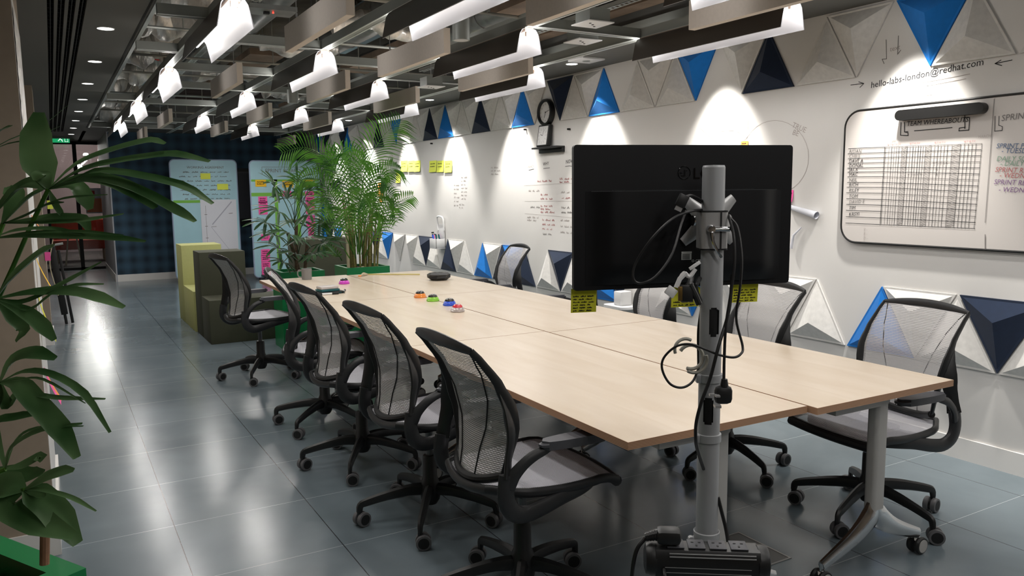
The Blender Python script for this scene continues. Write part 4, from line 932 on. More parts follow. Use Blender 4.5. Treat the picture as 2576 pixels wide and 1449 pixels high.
buzzer(1089, 757, 'buzz_green', 'buzz_black', 'lime green answer buzzer between the orange and blue ones'); buzzer(1131, 768, 'buzz_blue', 'buzz_black', 'blue answer buzzer next to the red one'); buzzer(1151, 784, 'buzz_silver', 'buzz_red', 'silver answer buzzer with a red button, closest to the monitor stand')
p = onz(1104, 704, ZT); t = thing('conference_puck', 'black faceted conference speaker puck on the far table', 'conference speaker', (p.x, p.y, ZT), .2)
b = mb('black_plastic'); n8 = 8
def ringv(r, z, o=0): return [(r * math.cos(2 * PI * (k + o) / n8), r * .92 * math.sin(2 * PI * (k + o) / n8), z) for k in range(n8)]
rr_ = [[b.V(q) for q in ringv(r, z, o)] for r, z, o in ((.07, .0, 0), (.105, .022, 0), (.105, .05, .15), (.08, .064, .15))]
for A, B in zip(rr_, rr_[1:]):
    for k in range(n8): b.face([A[k], A[(k + 1) % n8], B[(k + 1) % n8], B[k]])
b.face(rr_[0][::-1]); b.face(rr_[-1]); b.build('body', t, smooth=0); b = mb('black_matte'); b.poly([(.0, -.04, .0655), (.04, -.02, .0655), (.03, .02, .0655), (-.02, 0, .0655)]); b.lathe([(0, .0645), (.02, .066), (0, .067)], (-.03, .02, 0), 12); b.build('keypad', t)
p = onz(772, 703, ZT); t = thing('mug', 'grey mug on the far edge of the table in front of the leafy plant', 'mug', (p.x, p.y, ZT))
b = mb('mug'); b.lathe([(0, 0), (.040, 0), (.043, .004), (.045, .095), (.0435, .097), (.042, .095), (.040, .006), (0, .005)], seg=28); b.build('cup', t)
b = mb('mug'); d = Vector((-.9, .4, 0)).normalized(); b.tube(spline([d * .043 + Vector((0, 0, .08)), d * .068 + Vector((0, 0, .082)), d * .078 + Vector((0, 0, .055)), d * .068 + Vector((0, 0, .025)), d * .043 + Vector((0, 0, .02))], 5), .0055); b.build('handle', t)
p = onz(826, 738, ZT); A0 = .12
t = thing('notebook', 'dark teal notebook under the clear packet', 'notebook', (p.x + .01, p.y, ZT), A0); b = mb('black_matte'); b.span((-.105, -.07, 0), (.095, .07, .004), .001); b.span((-.105, -.07, .013), (.095, .07, .017), .001); b.use('teal'); b.span((-.1, -.065, .004), (.09, .067, .013)); b.build('cover', t)
t = thing('card_box', 'teal card box on the notebook', 'box', (p.x, p.y + .01, ZT + .018), A0 + .1); b = mb('teal'); b.span((-.08, -.05, 0), (.075, .05, .016), .003); b.build('box', t)
t = thing('plastic_packet', 'clear plastic packet of pale cards lying on the teal box', 'packet', (p.x, p.y + .01, ZT + .035), A0 + .05); b = mb('clear_pack'); b.span((-.075, -.045, 0), (.07, .045, .022), .006); b.build('packet', t)
def marker(x, y, z, a, c1, label):
    t = thing('marker_pen', label, 'marker pen', (x, y, z), a); b = mb(c1); b.tube([(-.055, 0, .008), (.02, 0, .008)], .008, 12); b.build('barrel', t); b = mb('black_matte'); b.tube([(.02, 0, .008), (.07, 0, .008)], [.0088, .0082], 12); b.tube([(-.065, 0, .008), (-.055, 0, .008)], .0082, 12); b.build('cap', t)
marker(p.x - .02, p.y - .09, ZT, A0 - .15, 'white_plastic', 'white barrelled marker pen with a black cap lying against the notebook'); marker(p.x + .12, p.y + .0, ZT, A0 + 1.0, 'white_plastic', 'white marker pen poking out beside the notebook')
a_, c_ = onz(925, 690, ZT + .006), onz(1056, 690, ZT + .006); b = mb('stick_yellow'); b.tube([a_, c_], .005, 8); b.use('wood_pale'); e_ = onz(905, 694, ZT + .01)
b.tube([a_, (a_ + e_) / 2 + Vector((0, 0, .012)), e_], [.006, .014, .004], 6); b.tube([a_, e_ + Vector((.05, .03, 0))], .005, 6); b.use('note_orange'); b.box(e_, (.03, .012, .01), rz=.5); tag(b.build('bamboo_stick'), 'thin yellow stick with a frayed end lying along the far table edge', 'stick')
# ================================================================ monitor on its pole stand
PX, PY = 1.008, -4.742
t = thing('monitor_stand', 'grey pole stand with clamp collars in front of the table end', 'monitor stand', (PX, PY, 0))
def loc(px, py, D): return at(px, py, D) - Vector((PX, PY, 0))
RP = .0272
b = mb('pole_grey')
# tube with two oval holes cut towards the camera
holes = [(1.178, .036, .0125), (.955, .034, .012)]
camdir = math.atan2(CAM.y - PY, CAM.x - PX); HS = 48
zs = sorted({.56, 1.552} | {z + k * h / 6 for z, h, _ in holes for k in range(-6, 7)} | {.56 + .05 * k for k in range(1, 20)})
def hang(k): return camdir + 2 * PI * (k + .5) / HS
rings = [[b.V((RP * math.cos(camdir + 2 * PI * k / HS), RP * math.sin(camdir + 2 * PI * k / HS), z)) for k in range(HS)] for z in zs]
off = (.28, -.05)
for i in range(len(zs) - 1):
    zm = (zs[i] + zs[i + 1]) / 2
    for k in range(HS):
        a = 2 * PI * (k + .5) / HS; a = a if a < PI else a - 2 * PI; cut = False
        for (hz, hh, hw), oa in zip(holes, off):
            da = (a - oa) * RP; dz = abs(zm - hz)
            st = hh - hw
            cut |= (abs(da) < hw and dz < st) or (dz >= st and da * da + (dz - st) ** 2 < hw * hw)
        if not cut: b.face([rings[i][k], rings[i][(k + 1) % HS], rings[i + 1][(k + 1) % HS], rings[i + 1][k]])
b.use('black_matte'); b.tube([(0, 0, .9), (0, 0, 1.26)], RP - .003, 24)
b.use('pole_grey'); b.lathe([(RP, 1.552), (RP - .002, 1.557), (0, 1.558)], seg=32); b.build('pole', t, recalc=False)
b = mb('pole_grey'); b.lathe([(.024, .58), (.031, .58), (.033, .635), (.031, .637), (.0275, .633), (.0275, .60)], seg=36)
rt = Vector((R_.x, R_.y, 0)).normalized(); fw_ = Vector((F_.x, F_.y, 0)).normalized(); q = -rt * .042 - fw_ * .01
for k in range(3): b.tube([q + Vector((0, 0, .59 + k * .014)) - fw_ * .006, q + Vector((0, 0, .59 + k * .014)) + fw_ * .006], .0075, 10)
b.span((-.045, -.012, .585), (-.02, .012, .61)); b.use('black_matte'); b.tube([Vector((0, 0, .6)) - fw_ * .034, Vector((0, 0, .6)) - fw_ * .02], .0055, 10); b.build('socket', t)
b = mb('white_plastic'); M4 = Matrix.Rotation(math.atan2(rt.y, rt.x), 4, 'Z'); b.prism(rrect(.33, .12, .03), .012, M4 @ Matrix.Translation((.01, -.05, .475))); b.prism(rrect(.06, .06, .02), .42, Matrix.Translation((0, .03, .06))); b.build('shelf_bracket', t)
b = mb('pole_grey'); b.prism(rrect(.5, .42, .06), .03, M4 @ Matrix.Translation((0, .04, .02))); b.tube([(0, .03, .05), (0, .03, .6)], .024, 16); b.build('base_plate', t)
# clamps
b = mb('steel'); b.prism(rrect(.066, .062, .012, 4), .087, M4 @ Matrix.Translation((-.002, 0, 1.358))); b.use('black_matte'); b.prism(rrect(.0665, .0625, .012, 4), .004, M4 @ Matrix.Translation((-.002, 0, 1.445))); b.prism(rrect(.0665, .0625, .012, 4), .003, M4 @ Matrix.Translation((-.002, 0, 1.354)))
b.box(M4 @ Vector((.012, -.031, 1.402)), (.004, .003, .088), rz=math.atan2(rt.y, rt.x)); b.build('clamp', t)
b = mb('chrome'); m5 = M4 @ Matrix.Translation((-.012, -.033, 1.405)) @ Matrix.Rotation(PI / 2, 4, 'X'); b.lathe([(0, .012), (.009, .01), (.011, 0), (.009, -.003)], seg=18, m=m5)
b.tube([M4 @ Vector((-.004, -.036, 1.405)), M4 @ Vector((.032, -.036, 1.405))], .006, 12); b.tube(spline([M4 @ Vector(p) for p in ((-.012, -.045, 1.398), (-.01, -.046, 1.378), (.0, -.047, 1.355), (.011, -.047, 1.338))], 4), [.0055, .0055, .005, .0045, .004, .004, .0038, .0038, .0036, .0036, .0034, .0034, .003]); b.build('clamp_lever', t)
for z, h in ((1.025, .02), (.872, .02)):
    b = mb('pole_grey'); b.lathe([(RP, z), (RP + .004, z + .001), (RP + .004, z + h), (RP, z + h + .001)], seg=32); b.box(M4 @ Vector((-.031, -.01, z + h / 2)), (.012, .02, h), rz=math.atan2(rt.y, rt.x), bev=.002); b.build('collar', t)
b = mb('cable_beige'); c0 = loc(1738, 898, 1.9); ex = R_; ez = U_
def arc(c, r, a0, a1, n=16): return [c + ex * (r * math.cos(math.radians(a0 + (a1 - a0) * k / n))) + ez * (r * math.sin(math.radians(a0 + (a1 - a0) * k / n))) for k in range(n + 1)]
b.tube(arc(c0, .029, -110, 150), .0045, 8, flat=(1, 1.6), up=-F_); b.tube(arc(c0 + ex * -.014 + ez * .018 - F_ * .006, .026, 60, 200), .004, 8, flat=(1, 1.6), up=-F_); b.tube(arc(c0 + ex * .006 - ez * .006 - F_ * .008, .031, -120, 20), .004, 8, flat=(1, 1.6), up=-F_); b.build('cable_clip', t)
# mounting plate: X shaped casting behind the pole
ML, MR = Vector((.742, -4.528, 0)), Vector((1.312, -4.708, 0)); md = (MR - ML).normalized(); mn = Vector((md.y, -md.x, 0)); mn = mn if mn.y < 0 else -mn
MMt = Matrix(((md.x, 0, mn.x, ML.x), (md.y, 0, mn.y, ML.y), (0, 1, 0, 1.25), (0, 0, 0, 1)))      # u along the screen, v up, w out of the back
def mon_uv(px, py):
    d = ray(px, py); n_ = mn; tt = (ML - CAM).dot(n_) / d.dot(n_); P = CAM + d * tt; return ((P - ML).dot(md), P.z - 1.25)
b = MB(Matrix.Translation((-PX, -PY, 0)) @ MMt).use('steel'); cu, cv = mon_uv(1760, 552)
arms = []
for sx in (-1, 1):
    for sy in (-1, 1): b.tube([(cu, cv, .058), (cu + sx * .035, cv + sy * .026, .054), (cu + sx * .068, cv + sy * .055, .049)], [.034, .019, .012], 10, flat=(1, .3), up=(0, 0, 1))
b.box((cu, cv, .052), (.07, .06, .012), bev=.004); b.tube([(cu - .03, cv, .07), (cu + .02, cv, .07)], .021, 18); b.use('chrome'); b.lathe([(0, 0), (.013, .001), (.015, .004), (.013, .007), (0, .008)], seg=18, m=Matrix.Translation((cu - .042, cv, .062)) @ Matrix.Rotation(-PI / 2, 4, 'Y'))
b.use('steel'); b.tube([(cu, cv, .05), (cu + .03, cv, .1)], .016, 12); b.build('mounting_plate', t)

t2 = thing('monitor', 'black monitor seen from behind with an embossed round logo, mounted on the grey pole', 'monitor', (ML.x, ML.y, 1.25)); base = Matrix.Translation((-ML.x, -ML.y, -1.25)) @ MMt
Wm, Hm = .598, .362
b = MB(base).use('monitor_black'); b.prism([(p[0] + Wm / 2, p[1] + Hm / 2) for p in rrect(Wm, Hm, .008, 3)], .016, Matrix.Translation((0, 0, -.004))); b.build('rear_shell', t2)
b = MB(base).use('black_matte'); b.box((Wm / 2, Hm / 2, -.006), (Wm - .02, Hm - .02, .003)); b.build('display_panel', t2, smooth=0)
b = MB(base).use('monitor_black')
def bulge(u, v):      # thicker housing below the vent line
    x = .03 + (Wm - .06) * u; y = .012 + .235 * v; h = .03 * min(1, min(u, 1 - u) / .14) * (1 if v > .02 else .5) ; h = h * h * (3 - 2 * h / .03) / .03 * 1.0 if h < .03 else .03
    if v >= .999: h *= 1.0
    return (x, y, .0125 + h * min(1, (v + .05) * 5))
b.grid(bulge, 40, 12); b.grid(lambda u, v: (bulge(u, 1)[0], bulge(u, 1)[1], .012 + (bulge(u, 1)[2] - .012) * v), 40, 1); b.build('housing', t2, smooth=50)
b = MB(base).use('monitor_line'); u0, v0 = .035, .247; b.box((.03 + (Wm - .06) / 2, .2475, .0135), (Wm - .09, .0012, .003))
for k in range(130): b.box((.10 + k * .003, .2495, .0135), (.001, .002, .002))
b.build('vent_strip', t2, smooth=0)
b = MB(base).use('monitor_gloss'); lu, lv = mon_uv(1716, 435); b.lathe([(.0155, .0122), (.0165, .0135), (.0175, .0122)], (lu, lv, 0), 32)
fL = lambda a, c: (lu - a, lv + c, .0128)
b.box((lu + .0015, lv, .0125), (.003, .016, .002)); b.box((lu - .003, lv - .0072, .0125), (.009, .002, .002)); b.box((lu - .0085, lv, .0125), (.007, .002, .002)); b.lathe([(0, .0135), (.0018, .0128)], (lu + .007, lv + .006, 0), 10); b.build('round_emblem', t2)
b = MB(base).use('monitor_gloss'); lu2, lv2 = mon_uv(1737, 450)
# letters read from behind the screen, so they run along +u seen by the camera
b.text('LG', .040, lambda a, c: (lu2 + a, lv2 + c, .0135), (0, 0)); b.text('LG', .040, lambda a, c: (lu2 + a, lv2 + c, .0128), (0, 0)); b.build('brand_letters', t2, smooth=0)
b = MB(base).use('label_white'); zl = .0435
def rec(px0, py0, px1, py1, m='label_white', dz=0):
    a, c = mon_uv(px0, py0), mon_uv(px1, py1); k = .97; b.use(m); b.box(((a[0] + c[0]) / 2, (a[1] + c[1]) / 2, zl + dz), (abs(c[0] - a[0]) * k, abs(a[1] - c[1]) * k, .0006))
rec(1696, 630, 1722, 634); rec(1696, 635, 1721, 650); rec(1748, 634, 1758, 641); rec(1759, 632, 1772, 642)
for k in range(4): rec(1698, 637 + 3.3 * k, 1717, 638 + 3.3 * k, 'ink', .0006)
for k in range(5): rec(1762 + 1.8 * k, 635, 1762.8 + 1.8 * k, 640, 'ink', .0006)
a = mon_uv(1721, 656); b.use('label_white'); b.text('O CE', .0095, lambda x, y: (a[0] + x, a[1] + y, zl + .0006), (0, 0)); rec(1741, 649, 1749, 656, 'label_white'); rec(1752, 650, 1755, 656, 'label_white'); b.build('rating_labels', t2, smooth=0)
# yellow notes hanging from the lower bezel
for i, (px0, py0, px1, py1, tw, lab, n_) in enumerate(((1439, 728, 1503, 786, 1439, 'yellow sticky note with dense writing hanging from the outer lower corner of the monitor', 6), (1693, 724, 1762, 772, 1693, 'yellow sticky note behind the dangling plugs under the monitor', 2), (1758, 724, 1800, 764, 1760, 'yellow sticky note mostly hidden by the grey pole', 1), (1845, 715, 1910, 760, 1845, 'yellow sticky note with five lines of writing under the monitor beyond the pole', 5))):
    a, c = mon_uv(px0, py0), mon_uv(px1, py1); w_, h_ = abs(c[0] - a[0]), abs(a[1] - c[1]); P = base.to_3x3() @ Vector(((a[0] + c[0]) / 2, a[1], -.0075)) + Vector((ML.x, ML.y, 1.25))
    tn = thing('sticky_note', lab, 'sticky note', P, group='yellow notes hanging under the monitor')
    M6 = Matrix(((md.x, 0, mn.x, 0), (md.y, 0, mn.y, 0), (0, 1, 0, 0), (0, 0, 0, 1))); b = MB(M6).use('note_yellow'); b.grid(lambda u, v: ((u - .5) * w_, (v - 1) * h_, -.004 * (1 - v) + .0004), 2, 4); b.grid(lambda u, v: ((u - .5) * w_, (v - 1) * h_, -.004 * (1 - v)), 2, 4); b.build('sheet', tn, smooth=0, recalc=False)
    b = MB(M6).use('ink')
    for k in range(n_):
        zz = -h_ + h_ * (n_ - k - .5) / (n_ + .3) * (.75 if n_ > 4 else .35); x = -w_ * .42
        while x < w_ * .32: ww = rnd.uniform(.008, .018); b.stroke(scribble(x, zz, ww, .0035), .0011, lambda q, r_: (q, r_, .0012 - .004 * (-r_ / h_))); x += ww + .005
    b.build('handwriting', tn, smooth=0, recalc=False)

# ---------------- cables
def cable(pts, r, label, D=None, name='cable', ends=None):
    P = [Vector(p) if len(p) == 3 and D is None else at(*p) for p in pts]; b = mb('cable'); b.tube(spline(P, 6), r, 8)
    return tag(b.build(name), label, 'cable', 'cables on the monitor stand')
cable([(1772, 528, 1.93), (1735, 532, 1.86), (1690, 552, 1.85), (1640, 600, 1.85), (1600, 660, 1.86), (1593, 700, 1.86), (1612, 713, 1.86), (1650, 695, 1.86), (1690, 640, 1.87), (1712, 570, 1.9), (1726, 530, 1.93)], .0034, 'long black cable hanging in an oval loop behind the monitor', 1)
cable([(1838, 548, 1.9), (1856, 575, 1.88), (1866, 650, 1.87), (1862, 720, 1.87), (1852, 800, 1.88), (1868, 870, 1.88), (1864, 890, 1.87), (1845, 899, 1.86), (1810, 893, 1.86), (1772, 878, 1.86), (1735, 866, 1.86), (1700, 872, 1.87), (1670, 900, 1.88), (1666, 930, 1.88), (1685, 965, 1.88), (1715, 975, 1.88), (1742, 960, 1.89), (1758, 925, 1.91)], .003, 'thin black cable looping under the beige cable clips', 1)
cable([(1832, 540, 1.9), (1845, 590, 1.87), (1848, 660, 1.86), (1838, 740, 1.86), (1826, 820, 1.86), (1822, 900, 1.86), (1821, 955, 1.86)], .0036, 'black mains lead running down to the dangling plug', 1)
cable([(1842, 690, 1.875), (1834, 780, 1.875), (1808, 870, 1.85), (1787, 950, 1.85), (1765, 1010, 1.85), (1752, 1060, 1.86), (1750, 1100, 1.87), (1754, 1130, 1.9), (1770, 1180, 1.97)], .0042, 'thick black cable crossing in front of the pole', 1)
cable([(1765, 770, 1.96), (1757, 830, 1.97), (1757, 900, 1.97), (1758, 950, 1.97)], .0035, 'black cable running straight down beside the pole', 1)
cable([(1806, 1250, 2.0), (1816, 1290, 2.0), (1826, 1330, 2.0), (1833, 1372, 1.99)], .0048, 'black cable emerging behind the foot of the pole', 1)
def plug(name, c, label, parts):
    t_ = thing(name, label, 'plug', c, group='plugs dangling from the monitor')
    for nm, m_, fn in parts: b = MB(M4).use(m_); fn(b); b.build(nm, t_)
    return t_
c = at(1716, 505, 1.86); plug('hdmi_plug', c, 'black cable plug with a silver tip in front of the mounting plate', [('body', 'black_plastic', lambda b: b.box((0, 0, 0), (.024, .012, .03), rot=Matrix.Rotation(.45, 4, 'Y'), bev=.002)), ('tip', 'steel', lambda b: b.box((-.008, 0, -.018), (.016, .006, .012), rot=Matrix.Rotation(.45, 4, 'Y')))])
b = mb('cable'); b.tube(spline([at(1722, 497, 1.87), at(1740, 492, 1.88), at(1765, 505, 1.91), at(1780, 520, 1.95)], 6), .0036, 8); tag(b.build('cable'), 'short black lead curving from the silver tipped plug to the pole', 'cable', 'cables on the monitor stand')
c = at(1688, 734, 1.85); plug('white_adapter', c, 'white square adapter block dangling under the monitor', [('body', 'white_plastic', lambda b: b.box((0, 0, 0), (.024, .012, .022), rot=Matrix.Rotation(.65, 4, 'Y'), bev=.002)), ('neck', 'white_plastic', lambda b: b.tube([(.012, 0, .01), (.02, 0, .03), (.034, 0, .045)], .006, 8))])
c = at(1714, 738, 1.85); plug('video_plug', c, 'black video plug with a brass pin face hanging below the monitor', [('body', 'black_plastic', lambda b: (b.box((.012, 0, 0), (.03, .014, .04), bev=.003), b.tube([(.02, 0, .02), (.035, 0, -.01), (.042, 0, -.026)], .008, 10))), ('pins', 'gold', lambda b: b.box((-.004, -.0075, 0), (.01, .003, .034), bev=.001))])
c = at(1726, 700, 1.87); plug('white_adapter', c, 'bent white and grey adapter lead above the square white one', [('body', 'white_plastic', lambda b: (b.tube(spline([(-.02, 0, -.012), (-.006, 0, .012), (.008, 0, .004), (.022, 0, .022)], 4), .005, 8), b.box((.02, 0, .03), (.03, .005, .008), rot=Matrix.Rotation(-.6, 4, 'Y'), bev=.001))), ('tip', 'steel', lambda b: b.box((.012, -.003, -.014), (.01, .006, .006)))])
b = mb('black_plastic'); b.tube(spline([at(1740, 690, 1.9), at(1735, 712, 1.88), at(1722, 728, 1.87)], 4), .007, 8); b.tube(spline([at(1760, 700, 1.92), at(1750, 725, 1.9), at(1765, 770, 1.96)], 4), .006, 8); tag(b.build('cable'), 'tangle of stiff black leads below the monitor', 'cable', 'cables on the monitor stand')
c = at(1815, 993, 1.86); plug('mains_plug', c, 'black three pin mains plug hanging against the pole', [('body', 'black_plastic', lambda b: (b.box((.004, 0, 0), (.042, .028, .044), bev=.012), b.tube([(.006, 0, .02), (.006, 0, .038)], [.01, .007], 10))), ('pins', 'steel', lambda b: (b.box((-.014, -.016, .002), (.01, .018, .004)), b.box((-.026, -.014, .004), (.012, .01, .005)), b.box((-.014, -.018, -.022), (.014, .02, .006))))])

# ---------------- power strip on the stand's shelf
c = at(1776, 1409, 1.80); t = thing('power_strip', 'black rounded power strip with a plug in it at the foot of the pole', 'power strip', (c.x, c.y, c.z)); ang = math.atan2(rt.y, rt.x) - .1
M7 = Matrix.Rotation(ang, 4, 'Z')
b = MB(M7).use('black_plastic'); prof = [(-.028, -.034), (.028, -.034), (.034, -.02), (.034, .02), (.026, .033), (.0, .036), (-.026, .033), (-.034, .02), (-.034, -.02)]
b.prism(prof, .23, Matrix(((0, 0, 1, -.115), (1, 0, 0, 0), (0, 1, 0, 0), (0, 0, 0, 1)))); b.use('steel')
for z, y in ((.027, -.031), (.021, -.0345), (-.004, -.0345), (-.016, -.0345)): b.box((.01 if z > 0 else .0, y, z), (.19, .002, .0022 if z > 0 else .001))
b.build('housing', t)
for sx in (-1, 1): b = MB(M7).use('black_plastic'); b.tube([(sx * .112, 0, 0), (sx * .125, 0, 0), (sx * .136, 0, 0), (sx * .14, 0, 0)], [.0375, .0385, .034, .02], 20); b.build('end_cap', t)
for k in range(4): b = MB(M7).use('chair_grey'); b.box((-.07 + k * .047, .002, .0362), (.038, .046, .003), bev=.001); b.use('black_matte'); b.box((-.07 + k * .047, -.008, .0382), (.004, .007, .001)); b.box((-.078 + k * .047, .008, .0382), (.006, .003, .001)); b.box((-.062 + k * .047, .008, .0382), (.006, .003, .001)); b.build('socket', t)
c2 = c + M7 @ Vector((-.085, .0, .056)); tp = thing('mains_plug', 'chunky black mains plug pushed into the power strip', 'plug', c2, ang); b = mb('black_plastic'); b.box((.0, 0, 0), (.056, .046, .034), bev=.011); b.tube([(-.022, 0, .002), (-.052, 0, -.006)], [.013, .009], 10)
for k in range(4): b.tube([(-.028 - k * .006, 0, .0005 - k * .0015), (-.031 - k * .006, 0, 0 - k * .0015)], .0135 - k * .001, 10)
b.build('body', tp)
b = mb('cable'); e0 = c2 + M7 @ Vector((-.052, 0, -.008)); b.tube(spline([e0, e0 + M7 @ Vector((-.02, -.01, -.025)), e0 + M7 @ Vector((-.03, -.015, -.08)), e0 + M7 @ Vector((-.032, -.01, -.18)), e0 + M7 @ Vector((-.0, .02, -.4))], 6), .0048, 8); tag(b.build('cable'), 'black mains cable dropping from the plug in the power strip', 'cable', 'cables on the monitor stand')
b = mb('cable'); b.tube(spline([c + M7 @ Vector((-.098, -.036, -.008)), c + M7 @ Vector((-.096, -.055, -.02)), c + M7 @ Vector((-.088, -.06, -.06)), c + M7 @ Vector((-.08, -.05, -.2))], 6), .0042, 8); tag(b.build('cable'), 'black lead coming out of the face of the power strip', 'cable', 'cables on the monitor stand')
# ================================================================ planters and plants
def planter(name, x0, y0, wx, wy, h, rz, label, stuff='soil', wall=.035, drop=.05):
    t = thing(name, label, 'planter', (x0, y0, 0), rz); b = mb('planter_green')
    b.span((0, 0, 0), (wx, wall, h)); b.span((0, wy - wall, 0), (wx, wy, h)); b.span((0, wall, 0), (wall, wy - wall, h)); b.span((wx - wall, wall, 0), (wx, wy - wall, h)); b.span((wall, wall, .02), (wx - wall, wy - wall, .05)); b.build('box', t, smooth=0)
    b = mb('soil'); q = random.Random(3)
    b.grid(lambda u, v: (wall + (wx - 2 * wall) * u, wall + (wy - 2 * wall) * v, h - drop + .012 * math.sin(u * 9 + v * 4) + .008 * math.sin(v * 13)), 10, 10)
    o = b.build('soil', t); o['kind'] = 'stuff'
    if stuff == 'clay':
        b = mb('clay')
        for k in range(420):
            r = q.uniform(.007, .012); c = (q.uniform(wall + .01, wx - wall - .01), q.uniform(wall + .01, wy - wall - .01), h - drop + q.uniform(0, .014)); b.lathe([(0, -r * .8), (r * .8, -r * .4), (r, .1 * r), (r * .6, r * .7), (0, r * .85)], c, 6)
        o = b.build('clay_pebbles', t, smooth=60); o['kind'] = 'stuff'
    else:
        for k in range(5): b = mb('pale_stone'); r = q.uniform(.02, .04); b.lathe([(0, -r * .4), (r, -.2 * r), (r * .9, .25 * r), (0, r * .4)], (q.uniform(.1, wx - .1), q.uniform(.06, wy * .5), h - drop + .012), 7); b.build('stone', t)
    return t
def blade(b, pts, w, fold=.18, tip=.25, n=10, nrm=(0, 0, 1), blunt=.35):
    P = spline(pts, max(2, n // (len(pts) - 1))); N = len(P); L = []
    nrm = Vector(nrm)
    for i, p in enumerate(P):
        tt = i / (N - 1); tg = (P[min(N - 1, i + 1)] - P[max(0, i - 1)]).normalized(); s_ = tg.cross(nrm)
        if s_.length < .05: s_ = tg.cross(Vector((1, 0, 0)))
        s_.normalize(); up = s_.cross(tg)
        ww = w * min(1, .22 + tt / .35 * .78) * (1 if tt < 1 - tip else blunt + (1 - blunt) * (1 - tt) / tip) / 2
        L.append([b.V(p - s_ * ww + up * ww * fold), b.V(p - s_ * ww * .5), b.V(p + up * ww * fold * .4), b.V(p + s_ * ww * .5), b.V(p + s_ * ww + up * ww * fold)])
    for A, B in zip(L, L[1:]):
        for k in range(4): b.face([A[k], A[k + 1], B[k + 1], B[k]])
def fan(b, hub, d, nrm, n, L, w, spread, droop, q):
    d = Vector(d).normalized(); nrm = Vector(nrm); s_ = d.cross(nrm).normalized()
    for k in range(n):
        a = spread * (k / (n - 1) - .5) + q.uniform(-.06, .06); e = d * math.cos(a) + s_ * math.sin(a); l = L * q.uniform(.8, 1.08) * (1 - .12 * abs(a))
        blade(b, [hub, hub + e * l * .35 + nrm * l * .05, hub + e * l * .72 - Vector((0, 0, l * droop * .45)), hub + e * l - Vector((0, 0, l * droop * 1.25))], w * q.uniform(.75, 1.1), nrm=nrm, n=9)

